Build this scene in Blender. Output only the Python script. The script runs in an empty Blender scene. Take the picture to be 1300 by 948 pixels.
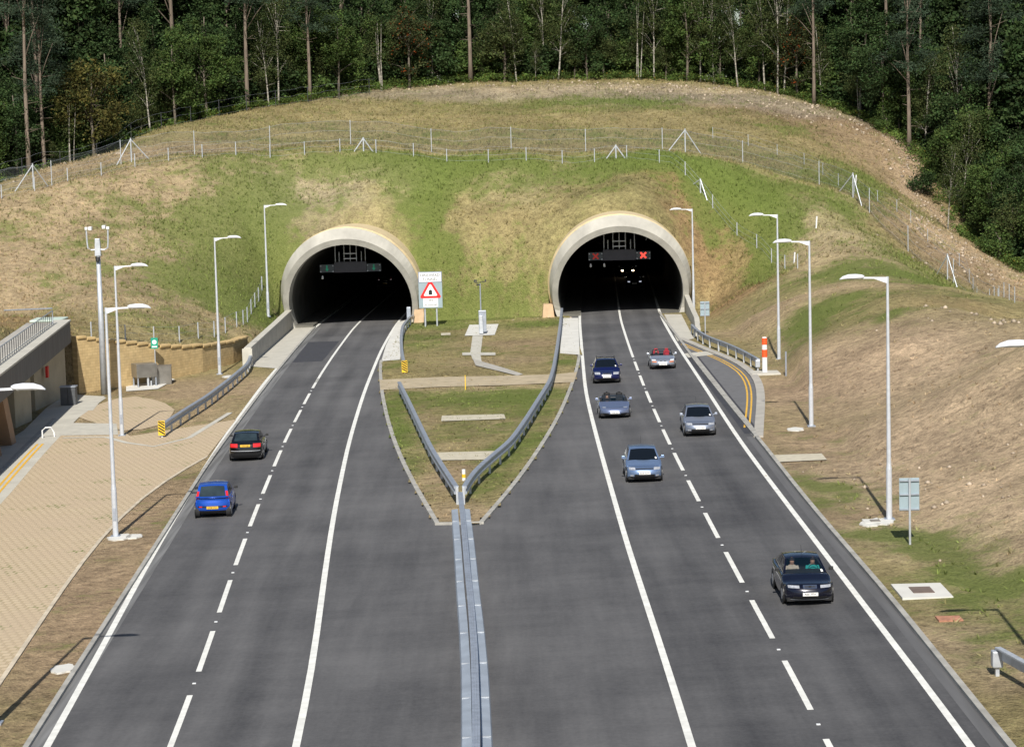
import bpy, bmesh, math, random
import numpy as np
from mathutils import Vector, Matrix
random.seed(7); rng = np.random.default_rng(7)
sc = bpy.context.scene
COL = sc.collection
PI = math.pi
# ------------------------------------------------------------------ camera model (real camera, metres, y is along the road)
F, ROLL, PITCH = 2891.0, math.radians(1.45), math.radians(6.11)
UP = np.array([-math.sin(ROLL)*math.cos(PITCH), math.cos(ROLL)*math.cos(PITCH), math.sin(PITCH)])
XR = np.array([math.cos(ROLL), math.sin(ROLL), 0.0]); YF = np.cross(UP, XR)
SX, HC = 0.02604, 16.736                     # cross fall of the road, camera height
def ray(px, py):
    c = np.array([(px-650)/F, (474-py)/F, -1.0]); return np.array([c@XR, c@YF, c@UP])
def base(x): return SX*x
def G(px, py, h=0.0):                        # point of the sloping road plane
    r = ray(px, py); t = (h-HC)/(r[2]-SX*r[0]); return Vector((r[0]*t, r[1]*t, HC+r[2]*t))
def P(px, py, Y):
    r = ray(px, py); t = Y/r[1]; return Vector((r[0]*t, Y, HC+r[2]*t))
def G2(l): return [tuple(G(*p))[:2] for p in l]
cam = bpy.data.cameras.new('camera'); co = bpy.data.objects.new('camera', cam); COL.objects.link(co)
co.matrix_world = Matrix.Translation((0, 0, HC)) @ Matrix([list(XR), list(YF), list(UP)]).to_4x4()
cam.sensor_width = 36; cam.lens = F/1300*36; cam.clip_end = 5000; cam.clip_start = 1
sc.camera = co
# ------------------------------------------------------------------ helpers
def tag(o, label=None, cat=None, group=None, kind=None):
    if label: o['label'] = label
    if cat: o['category'] = cat
    if group: o['group'] = group
    if kind: o['kind'] = kind
    return o
def empty(name, loc, label=None, cat=None, group=None, rz=0.0):
    o = bpy.data.objects.new(name, None); COL.objects.link(o); o.location = loc; o.rotation_euler = (0, 0, rz)
    o.empty_display_size = .2
    return tag(o, label, cat, group)
def fast_mesh(name, verts, faces, mats, parent=None, smooth=False, midx=None, col=None):
    """verts Nx3 array, faces Mxk array"""
    me = bpy.data.meshes.new(name); verts = np.asarray(verts, np.float32); faces = np.asarray(faces, np.int32)
    k = faces.shape[1]
    me.vertices.add(len(verts)); me.vertices.foreach_set('co', verts.ravel())
    me.loops.add(faces.size); me.loops.foreach_set('vertex_index', faces.ravel())
    me.polygons.add(len(faces)); me.polygons.foreach_set('loop_start', np.arange(len(faces), dtype=np.int32)*k)
    if smooth: me.polygons.foreach_set('use_smooth', np.ones(len(faces), bool))
    if midx is not None: me.polygons.foreach_set('material_index', np.asarray(midx, np.int32))
    if col is not None:
        a = me.color_attributes.new('tint', 'FLOAT_COLOR', 'POINT'); c = np.ones((len(verts), 4), np.float32); c[:, :3] = col
        a.data.foreach_set('color', c.ravel())
    me.update(calc_edges=True); me.validate()
    for m in (mats if isinstance(mats, (list, tuple)) else [mats]): me.materials.append(m)
    o = bpy.data.objects.new(name, me); COL.objects.link(o); o.parent = parent
    return o
class MB:
    def __init__(s): s.v = []; s.f = []; s.m = []
    def add(s, vs, fs, m=0):
        n = len(s.v); s.v += [tuple(v) for v in vs]; s.f += [tuple(i+n for i in f) for f in fs]; s.m += [m]*len(fs); return s
    def box(s, c, d, rz=0, m=0, top=1.0, topy=None):
        cx, cy, cz = c; hx, hy, hz = d[0]/2, d[1]/2, d[2]/2; ty = top if topy is None else topy
        vs = []
        for z, t, t2 in ((-hz, 1, 1), (hz, top, ty)):
            for x, y in ((-hx, -hy), (hx, -hy), (hx, hy), (-hx, hy)):
                x2, y2 = x*t, y*t2
                vs.append((cx+x2*math.cos(rz)-y2*math.sin(rz), cy+x2*math.sin(rz)+y2*math.cos(rz), cz+z))
        return s.add(vs, [(0, 3, 2, 1), (4, 5, 6, 7), (0, 1, 5, 4), (1, 2, 6, 5), (2, 3, 7, 6), (3, 0, 4, 7)], m)
    def tube(s, pts, rad, n=8, m=0, cap=True):
        pts = [Vector(p) for p in pts]
        if not isinstance(rad, (list, tuple)): rad = [rad]*len(pts)
        rings = []
        for i, p in enumerate(pts):
            d = (pts[min(i+1, len(pts)-1)]-pts[max(i-1, 0)]).normalized()
            a = d.orthogonal().normalized() if abs(d.z) < .9 else Vector((1, 0, 0))
            a = (a-d*a.dot(d)).normalized(); b = d.cross(a)
            rings.append([p+(a*math.cos(t)+b*math.sin(t))*rad[i] for t in [2*PI*k/n for k in range(n)]])
        vs = [v for r in rings for v in r]; fs = []
        for i in range(len(rings)-1):
            for k in range(n): fs.append((i*n+k, i*n+(k+1) % n, (i+1)*n+(k+1) % n, (i+1)*n+k))
        if cap: fs += [tuple(range(n))[::-1], tuple((len(rings)-1)*n+k for k in range(n))]
        return s.add(vs, fs, m)
    def prism(s, poly, z0, z1, m=0):          # poly list of (x,y); z0,z1 numbers or functions
        n = len(poly); f0 = z0 if callable(z0) else (lambda x, y: z0); f1 = z1 if callable(z1) else (lambda x, y: z1)
        vs = [(x, y, f0(x, y)) for x, y in poly]+[(x, y, f1(x, y)) for x, y in poly]
        fs = [tuple(range(n))[::-1], tuple(range(n, 2*n))]+[(i, (i+1) % n, n+(i+1) % n, n+i) for i in range(n)]
        return s.add(vs, fs, m)
    def extr(s, prof, path, m=0, closed=True, cap=True):   # prof [(side, up)], path [(x,y,z)] level sweep
        path = [Vector(p) for p in path]; n = len(prof); vs = []; fs = []
        for i, p in enumerate(path):
            d = path[min(i+1, len(path)-1)]-path[max(i-1, 0)]; d.z = 0; d.normalize(); sd = Vector((d.y, -d.x, 0))
            vs += [p+sd*a+Vector((0, 0, b)) for a, b in prof]
        k = n if closed else n-1
        for i in range(len(path)-1):
            for j in range(k): fs.append((i*n+j, i*n+(j+1) % n, (i+1)*n+(j+1) % n, (i+1)*n+j))
        if cap and closed: fs += [tuple(range(n))[::-1], tuple((len(path)-1)*n+j for j in range(n))]
        return s.add(vs, fs, m)
    def build(s, name, mats, parent=None, smooth=False, bevel=0, weld=False):
        me = bpy.data.meshes.new(name); me.from_pydata(s.v, [], s.f); me.update()
        bm = bmesh.new(); bm.from_mesh(me)
        if weld: bmesh.ops.remove_doubles(bm, verts=bm.verts, dist=1e-4)
        bmesh.ops.recalc_face_normals(bm, faces=bm.faces)
        bm.to_mesh(me); bm.free()
        me.polygons.foreach_set('material_index', s.m[:len(me.polygons)] if len(me.polygons) == len(s.m) else [0]*len(me.polygons))
        for m in (mats if isinstance(mats, (list, tuple)) else [mats]): me.materials.append(m)
        if smooth: me.polygons.foreach_set('use_smooth', [True]*len(me.polygons))
        o = bpy.data.objects.new(name, me); COL.objects.link(o); o.parent = parent
        if bevel:
            b = o.modifiers.new('bevel', 'BEVEL'); b.width = bevel; b.segments = 2; b.limit_method = 'ANGLE'
        return o
def copy_tree(o, parent=None):
    c = o.copy(); COL.objects.link(c); c.parent = parent
    if parent is not None: c.matrix_parent_inverse = o.matrix_parent_inverse
    for ch in [k for k in bpy.data.objects if k.parent == o]: copy_tree(ch, c)
    return c
def inpoly(x, y, poly):
    poly = np.asarray(poly, float); r = np.zeros(np.shape(x), bool); j = len(poly)-1
    for i in range(len(poly)):
        xi, yi = poly[i]; xj, yj = poly[j]
        c = ((yi > y) != (yj > y)) & (x < (xj-xi)*(y-yi)/((yj-yi) if yj != yi else 1e-9)+xi); r ^= c; j = i
    return r
def dseg(x, y, pts):
    d = np.full(np.shape(x), 1e9)
    for a, b in zip(pts[:-1], pts[1:]):
        ax, ay = a[:2]; bx, by = b[:2]; L = (bx-ax)**2+(by-ay)**2
        t = np.clip(((x-ax)*(bx-ax)+(y-ay)*(by-ay))/max(L, 1e-9), 0, 1)
        d = np.minimum(d, np.hypot(x-ax-t*(bx-ax), y-ay-t*(by-ay)))
    return d
def sstep(a, b, t): t = np.clip((t-a)/(b-a), 0, 1); return t*t*(3-2*t)
def polyline_at(pts, Y):                      # x on a polyline given y (pts sorted by y)
    pts = sorted(pts, key=lambda p: p[1]); ys = [p[1] for p in pts]; xs = [p[0] for p in pts]
    if Y < ys[0]: return xs[0]+(xs[1]-xs[0])/(ys[1]-ys[0])*(Y-ys[0])
    if Y > ys[-1]: return xs[-1]+(xs[-1]-xs[-2])/(ys[-1]-ys[-2])*(Y-ys[-1])
    return float(np.interp(Y, ys, xs))
# ------------------------------------------------------------------ materials
def nodes(m): m.use_nodes = True; return m.node_tree.nodes, m.node_tree.links, m.node_tree.nodes['Principled BSDF']
def mat(name, col, rough=.7, metal=0.0, var=.12, scale=3.0, bump=0.0, bscale=None, spec=.5, coat=0.0, emit=None, estr=1.0, alpha=None, detail=6, stretch=None):
    m = bpy.data.materials.new(name); N, L, b = nodes(m)
    b.inputs['Roughness'].default_value = rough; b.inputs['Metallic'].default_value = metal
    b.inputs['Specular IOR Level'].default_value = spec; b.inputs['Coat Weight'].default_value = coat
    tc = N.new('ShaderNodeTexCoord'); src = tc.outputs['Object']
    if stretch:
        mp = N.new('ShaderNodeMapping'); mp.inputs['Scale'].default_value = stretch; L.new(src, mp.inputs[0]); src = mp.outputs[0]
    nz = N.new('ShaderNodeTexNoise'); nz.inputs['Scale'].default_value = scale; nz.inputs['Detail'].default_value = detail; L.new(src, nz.inputs['Vector'])
    mr = N.new('ShaderNodeMapRange'); mr.inputs['From Min'].default_value = .3; mr.inputs['From Max'].default_value = .7
    mr.inputs['To Min'].default_value = 1-var; mr.inputs['To Max'].default_value = 1+var; L.new(nz.outputs['Fac'], mr.inputs['Value'])
    mx = N.new('ShaderNodeVectorMath'); mx.operation = 'SCALE'; mx.inputs[0].default_value = col[:3]; L.new(mr.outputs[0], mx.inputs['Scale'])
    L.new(mx.outputs[0], b.inputs['Base Color'])
    if bump:
        n2 = N.new('ShaderNodeTexNoise'); n2.inputs['Scale'].default_value = bscale or scale*6; n2.inputs['Detail'].default_value = 4; L.new(src, n2.inputs['Vector'])
        bp = N.new('ShaderNodeBump'); bp.inputs['Strength'].default_value = min(1, bump); bp.inputs['Distance'].default_value = .05; L.new(n2.outputs['Fac'], bp.inputs['Height']); L.new(bp.outputs[0], b.inputs['Normal'])
    if emit: b.inputs['Emission Color'].default_value = (*emit, 1); b.inputs['Emission Strength'].default_value = estr
    if alpha is not None: b.inputs['Alpha'].default_value = alpha
    return m
M = {}
M['concrete'] = mat('concrete', (.40, .38, .34), .85, var=.12, scale=1.2, bump=.2)
M['concrete_pale'] = mat('pale concrete', (.50, .48, .42), .85, var=.10, scale=1.5, bump=.2)
M['white_conc'] = mat('new white concrete', (.62, .61, .57), .85, var=.08, scale=1.0)
M['kerb'] = mat('kerb concrete', (.36, .35, .32), .85, var=.22, scale=1.5, bump=.2)
M['sand_render'] = mat('sandy yellow waterproofing', (.62, .50, .30), .8, var=.14, scale=1.5)
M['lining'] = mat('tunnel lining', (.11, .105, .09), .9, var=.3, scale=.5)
M['galv'] = mat('galvanised steel', (.40, .44, .51), .42, .45, var=.15, scale=4)
M['galv_light'] = mat('weathered galvanised steel', (.50, .53, .57), .5, .35, var=.12, scale=4)
M['lamp_white'] = mat('white lamp paint', (.74, .76, .80), .35, 0, var=.04)
M['pole'] = mat('pale pole paint', (.58, .61, .66), .4, .25, var=.08, scale=6)
M['dark_steel'] = mat('dark steel', (.05, .052, .058), .5, .3)
M['black'] = mat('black plastic', (.012, .012, .013), .5)
M['rubber'] = mat('rubber', (.018, .018, .019), .8)
M['rim'] = mat('alloy rim', (.42, .43, .45), .35, .7)
M['chrome'] = mat('chrome', (.75, .75, .77), .15, 1.0, var=.02)
M['lens'] = mat('clear headlight lens', (.48, .50, .54), .15, .3, var=.3, scale=9, coat=1)
M['amber'] = mat('amber lens', (.75, .25, .10), .2, coat=1)
M['red_lens'] = mat('red lens', (.62, .02, .02), .2, coat=1)
M['plate_w'] = mat('white number plate', (.80, .80, .78), .4, var=.03)
M['plate_y'] = mat('yellow number plate', (.80, .48, .05), .4, var=.03)
M['plate_txt'] = mat('plate lettering', (.03, .03, .04), .5)
M['glass'] = mat('dark car glass', (.006, .009, .014), .05, 0, spec=.22, var=.02)
M['glass_rear'] = mat('rear glass with reflection tone', (.025, .038, .045), .12, 0, spec=.7, var=.3, scale=1.5)  # grey-blue reflection put into the colour of the rear windows
M['glass_t'] = mat('see through windscreen', (.008, .02, .035), .05, 0, spec=.25, var=.02, alpha=.42)
M['interior'] = mat('dark cabin trim', (.02, .02, .022), .8)
M['red_cloth'] = mat('red seat cloth', (.50, .02, .03), .8)
M['skin'] = mat('skin', (.50, .30, .21), .6, var=.05)
M['teal'] = mat('teal shirt', (.02, .42, .40), .8)
M['shirt_w'] = mat('pale shirt', (.55, .50, .42), .8)
M['hair'] = mat('dark hair', (.03, .02, .015), .8)
M['red_paint'] = mat('red paint', (.60, .02, .02), .5)
M['orange'] = mat('orange reflective band', (.85, .10, .02), .5, var=.03)
M['white_paint'] = mat('white paint', (.78, .78, .78), .5, var=.05)
M['sign_grey'] = mat('sign backing grey', (.30, .38, .42), .5, .1, var=.05)
M['sign_white'] = mat('sign white', (.78, .80, .82), .45, var=.02)
M['sign_red'] = mat('sign red', (.75, .02, .02), .45, var=.02)
M['sign_black'] = mat('sign black', (.012, .012, .012), .5)
M['sign_green'] = mat('emergency sign green', (.01, .30, .20), .45)
M['yellow_road'] = mat('yellow road paint', (.72, .42, .05), .7, var=.15, scale=3)
M['chev_y'] = mat('chevron yellow', (.80, .52, .03), .5)
M['stone'] = mat('sandstone block', (.50, .36, .17), .9, var=.22, scale=.8, bump=.4, bscale=3)
M['bldg'] = mat('tan render wall', (.42, .36, .26), .9, var=.1, scale=1)  # plain tan render of the building piers
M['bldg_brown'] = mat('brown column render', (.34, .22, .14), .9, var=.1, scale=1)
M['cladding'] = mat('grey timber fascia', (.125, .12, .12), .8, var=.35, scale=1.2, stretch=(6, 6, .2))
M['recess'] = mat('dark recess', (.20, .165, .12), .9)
M['wood'] = mat('weathered timber', (.30, .24, .16), .9, var=.2)
M['cable'] = mat('sheet steel cabinet', (.30, .29, .27), .35, .7, var=.15, scale=2)
M['cab_dark'] = mat('dark cabinet', (.10, .105, .115), .55, .3)
def paint(name, c, rough=.3, metal=.4): return mat(name, c, rough, metal, var=.02, coat=.8)
def white_line():
    m = mat('white road paint', (.74, .74, .70), .7, var=.12, scale=2.5, detail=8)
    return m
M['line'] = white_line()
def text_obj(s, size, m, parent, loc, rot=(PI/2, 0, 0), name='lettering', align='CENTER', ext=.004, sx=1.0):
    cu = bpy.data.curves.new('t', 'FONT'); cu.body = s; cu.size = size; cu.align_x = align; cu.align_y = 'CENTER'; cu.extrude = ext; cu.resolution_u = 2
    t = bpy.data.objects.new('t', cu); COL.objects.link(t); dg = bpy.context.evaluated_depsgraph_get()
    me = bpy.data.meshes.new_from_object(t.evaluated_get(dg)); bpy.data.objects.remove(t); me.materials.clear(); me.materials.append(m)
    o = bpy.data.objects.new(name, me); COL.objects.link(o); o.parent = parent; o.location = loc; o.rotation_euler = rot; o.scale = (sx, 1, 1)
    return o
# ------------------------------------------------------------------ terrain
ZC = []                                       # controls: x, y, height over the cross fall plane
def cp(px, py, Y): p = P(px, py, Y); ZC.append((p.x, p.y, p.z-base(p.x)))
def cw(x, y, h): ZC.append((x, y, h))
wall_pts = [(-30.3, 157.4), (-28.2, 160.0), (-25.6, 163.6), (-23.2, 168.5), (-21.6, 174.0), (-21.0, 178.5)]
wall_h = [3.95, 3.3, 2.5, 1.8, 1.55, 1.5]
for (x, y), h in zip(wall_pts, wall_h): cw(x-.4, y+.6, h-.12)
for y, h in ((180, 1.25), (186, 1.2), (192, 1.2), (198, 1.25), (202.5, 1.3)): cw(-20.4, y, h)
for c in ((0, 250, 204), (100, 228, 208), (200, 209, 212), (300, 201, 214), (400, 197, 216), (500, 195, 217), (650, 193, 218), (800, 193, 218), (880, 197, 217),
          (0, 300, 196), (0, 345, 188), (0, 400, 178), (100, 290, 198), (100, 340, 190), (100, 390, 178), (200, 260, 205), (200, 320, 196), (200, 380, 184), (200, 412, 173), (260, 350, 194),
          (300, 250, 208), (300, 300, 203), (300, 370, 195), (300, 405, 188), (345, 380, 202), (350, 335, 204.5), (400, 250, 211), (360, 290, 206.5),
          (560, 397, 202.9), (620, 397, 202.7), (680, 397, 201.8), (560, 350, 204.2), (620, 350, 204.0), (680, 350, 203.2), (560, 300, 206), (620, 300, 206), (680, 300, 205.4), (620, 250, 210.5), (540, 250, 210.5), (740, 240, 210.5),
          (890, 384, 201.5), (893, 340, 204), (900, 300, 207), (890, 255, 210), (925, 398, 190), (945, 370, 196), (950, 330, 203), (960, 290, 207), (950, 245, 212), (1000, 330, 200), (1000, 290, 205), (1010, 245, 213),
          (1050, 300, 200), (1050, 340, 192), (1100, 330, 193), (1090, 372, 170), (1000, 385, 176), (1040, 385, 170), (1150, 345, 188), (1140, 378, 160), (1210, 390, 150), (1200, 372, 166), (1250, 405, 152), (1300, 437, 118), (1290, 415, 150),
          (1019, 229, 222), (1085, 252, 216), (1118, 287, 211), (1160, 326, 205), (1203, 356, 200), (1257, 396, 193), (1300, 412, 188),
          (0, 232, 225), (60, 215, 228), (167, 180, 240), (260, 152, 252), (340, 135, 265), (480, 115, 278), (600, 105, 285), (750, 101, 287), (900, 106, 285), (1000, 122, 280), (1090, 150, 272), (1150, 182, 262), (1190, 245, 248), (1215, 296, 238), (1300, 352, 215),
          (43, 246, 212), (167, 206, 217), (300, 196, 220), (577, 195, 222), (700, 194, 222), (850, 194, 222), (920, 203, 222), (500, 165, 245), (700, 160, 245), (900, 170, 245), (350, 180, 235), (1000, 200, 236), (1080, 215, 235), (500, 138, 262), (700, 130, 266), (900, 135, 262)):
    cp(*c)
# foot and crest of the soil bank on the right
foot = G2([(905, 405), (945, 432), (985, 452), (1010, 500), (1045, 540), (1085, 590), (1135, 640), (1195, 690), (1250, 735), (1300, 775)])+[(19.8, 66), (19.8, 40), (19.8, 20)]
for x, y in foot: cw(x, y, 0)
for y, x, h in ((320, 0, 23), (320, -40, 21.2), (320, -80, 18), (320, 35, 20), (300, 0, 22.9), (20, 31, 4.9), (40, 31, 4.9), (60, 31, 4.9), (80, 31, 4.9), (100, 31, 4.9), (100, 25.3, 2.7), (120, 25.5, 2.9), (80, 25, 2.5), (60, 25, 2.5), (140, 24.5, 2.8), (20, 25, 2.5), (20, 45, 5), (60, 45, 4.8), (100, 45, 4.3), (140, 45, 2.8), (155, 22, 2.0), (60, 70, 4), (140, 70, 1), (200, 70, -1.5), (260, 70, -1), (320, 70, 4)): cw(x, y, h)
for x, y, h in ((-34, 150, 5.5), (-33.4, 130, 5.5), (-32, 112, 5.5), (-31, 95, 5.5), (-31, 60, 5.5), (-31, 25, 5.5), (-45, 150, 7.5), (-45, 110, 6.8), (-45, 60, 6.5), (-45, 25, 6.5), (-60, 170, 12), (-75, 200, 14), (-80, 120, 10), (-80, 40, 8), (-75, 250, 13), (-45, 240, 12.5)): cw(x, y, h)
# above the two barrels
for x, y, h in ((-14.2, 206.6, 9.3), (9.7, 204.6, 9.1), (-11, 206.8, 9.1), (-17.4, 206.8, 8.8), (6.4, 205, 8.9), (13, 205, 8.8)): cw(x, y, h)
ZC = np.array(ZC); CS = 50.0
def tpsK(r): return np.where(r > 1e-9, r*r*np.log(np.maximum(r, 1e-9)), 0)
_n = len(ZC); _X = ZC[:, :2]/CS
_K = tpsK(np.hypot(_X[:, None, 0]-_X[None, :, 0], _X[:, None, 1]-_X[None, :, 1]))+np.eye(_n)*2e-5
_A = np.zeros((_n+3, _n+3)); _A[:_n, :_n] = _K; _A[:_n, _n] = 1; _A[:_n, _n+1:] = _X; _A[_n, :_n] = 1; _A[_n+1:, :_n] = _X.T
_w = np.linalg.solve(_A, np.r_[ZC[:, 2], 0, 0, 0])
def tps(x, y):
    x = np.asarray(x, float)/CS; y = np.asarray(y, float)/CS; sh = x.shape; x = x.ravel(); y = y.ravel(); out = np.empty(len(x))
    for i in range(0, len(x), 20000):
        a, b = x[i:i+20000], y[i:i+20000]
        out[i:i+20000] = tpsK(np.hypot(a[:, None]-_X[None, :, 0], b[:, None]-_X[None, :, 1]))@_w[:_n]+_w[_n]+_w[_n+1]*a+_w[_n+2]*b
    return out.reshape(sh)
FLAT = [(-29.6, 20), (-29.6, 108), (-33.2, 156.3)]+wall_pts+[(-20.1, 180), (-19.9, 203.2), (-8.4, 203.6), (3.6, 202.2), (16.2, 201.0)]+foot
FLAT_E = FLAT+[FLAT[0]]
STEP = [(-29.6, 20), (-29.6, 108), (-33.2, 156.3)]+wall_pts+[(-20.1, 180), (-19.9, 203.2)]
def hgt(x, y):
    x = np.asarray(x, float); y = np.asarray(y, float)
    cx = np.clip(x, -80, 72); cy = np.clip(y, 18, 322)
    h = tps(cx, cy)
    ins = inpoly(x, y, FLAT) | ((y < 20) & (x > -29.6) & (x < 19.8))
    d = np.where(ins, 0, np.minimum(dseg(x, y, FLAT_E), 50)); ds = dseg(x, y, STEP)
    w = np.where(ds < 1.2, sstep(0, .35, d), sstep(0, 1.2, d))
    h = np.where(y < 205, np.maximum(h, -3), h)*w
    h = np.where(ins, 0, h)
    # small natural unevenness
    h = h+w*sstep(.5, 5, d)*(.12*np.sin(x*.9+1.3*np.sin(y*.31))*np.sin(y*.7+x*.2)+.06*np.sin(x*2.3+y*1.1)*np.sin(y*1.9-x*.7))
    far = sstep(320, 900, np.hypot(x, y))*0
    return h+SX*np.clip(x, -80, 80)-.02+far
def hz(x, y): return float(hgt(np.array([x]), np.array([y]))[0])
def hit(px, py, y0=55.0, y1=330.0):           # where a line of sight meets the ground
    r = ray(px, py); Y = np.linspace(y0, y1, 1400); X = r[0]/r[1]*Y; Z = HC+r[2]/r[1]*Y
    d = Z-hgt(X, Y); k = np.argmax(d < 0)
    if d[k] >= 0: return None
    return Vector((X[k], Y[k], hz(X[k], Y[k])))
# portals: centre x, y of the foot of the face, heading of the bore
PORT = [dict(x=-14.2, y=203.2, z=base(-14.2), a=math.radians(2.0)), dict(x=9.75, y=200.6, z=base(9.75), a=math.radians(2.2))]
def axis(p, s): return (p['x']+math.sin(p['a'])*s, p['y']+math.cos(p['a'])*s)
RO, ZO, RI, ZI = 6.25, 2.65, 5.5, 1.95
def grid_lines(segs):
    out = []
    for a, b, st in segs: out += list(np.arange(a, b-1e-6, st))
    return np.array(out+[segs[-1][1]])
gx = np.r_[[-2500, -1200, -600, -300, -180, -120, -95], grid_lines([(-80, -45, 1.6), (-45, 48, .55), (48, 75, 1.6)]), [90, 120, 180, 300, 600, 1200, 2500]]
gy = np.r_[[-1500, -600, -250, -100, -30, 0, 18], grid_lines([(30, 150, .9), (150, 192, .7), (192, 224, .4), (224, 300, .9), (300, 330, 2.)]), [345, 380, 450, 700, 1200, 2600]]
XX, YY = np.meshgrid(gx, gy); ZZ = hgt(XX, YY)
nx, ny = len(gx), len(gy); V = np.c_[XX.ravel(), YY.ravel(), ZZ.ravel()]
I = (np.arange(ny-1)[:, None]*nx+np.arange(nx-1)[None, :]).ravel(); Fc = np.c_[I, I+1, I+nx+1, I+nx]
cen = V[Fc].mean(1); keep = np.ones(len(Fc), bool)
for p in PORT:
    s = (cen[:, 1]-p['y'])*math.cos(p['a'])+(cen[:, 0]-p['x'])*math.sin(p['a']); l = (cen[:, 0]-p['x'])*math.cos(p['a'])-(cen[:, 1]-p['y'])*math.sin(p['a'])
    keep &= ~((s > -1.0) & (s < 14) & (np.hypot(l, cen[:, 2]-p['z']-ZO) < 5.95) & (np.abs(l) < 5.95)) & ~((s > -.3) & (s < 14) & (np.abs(l) < 5.6) & (cen[:, 2]-p['z'] < 3))
Fc = Fc[keep]
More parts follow.
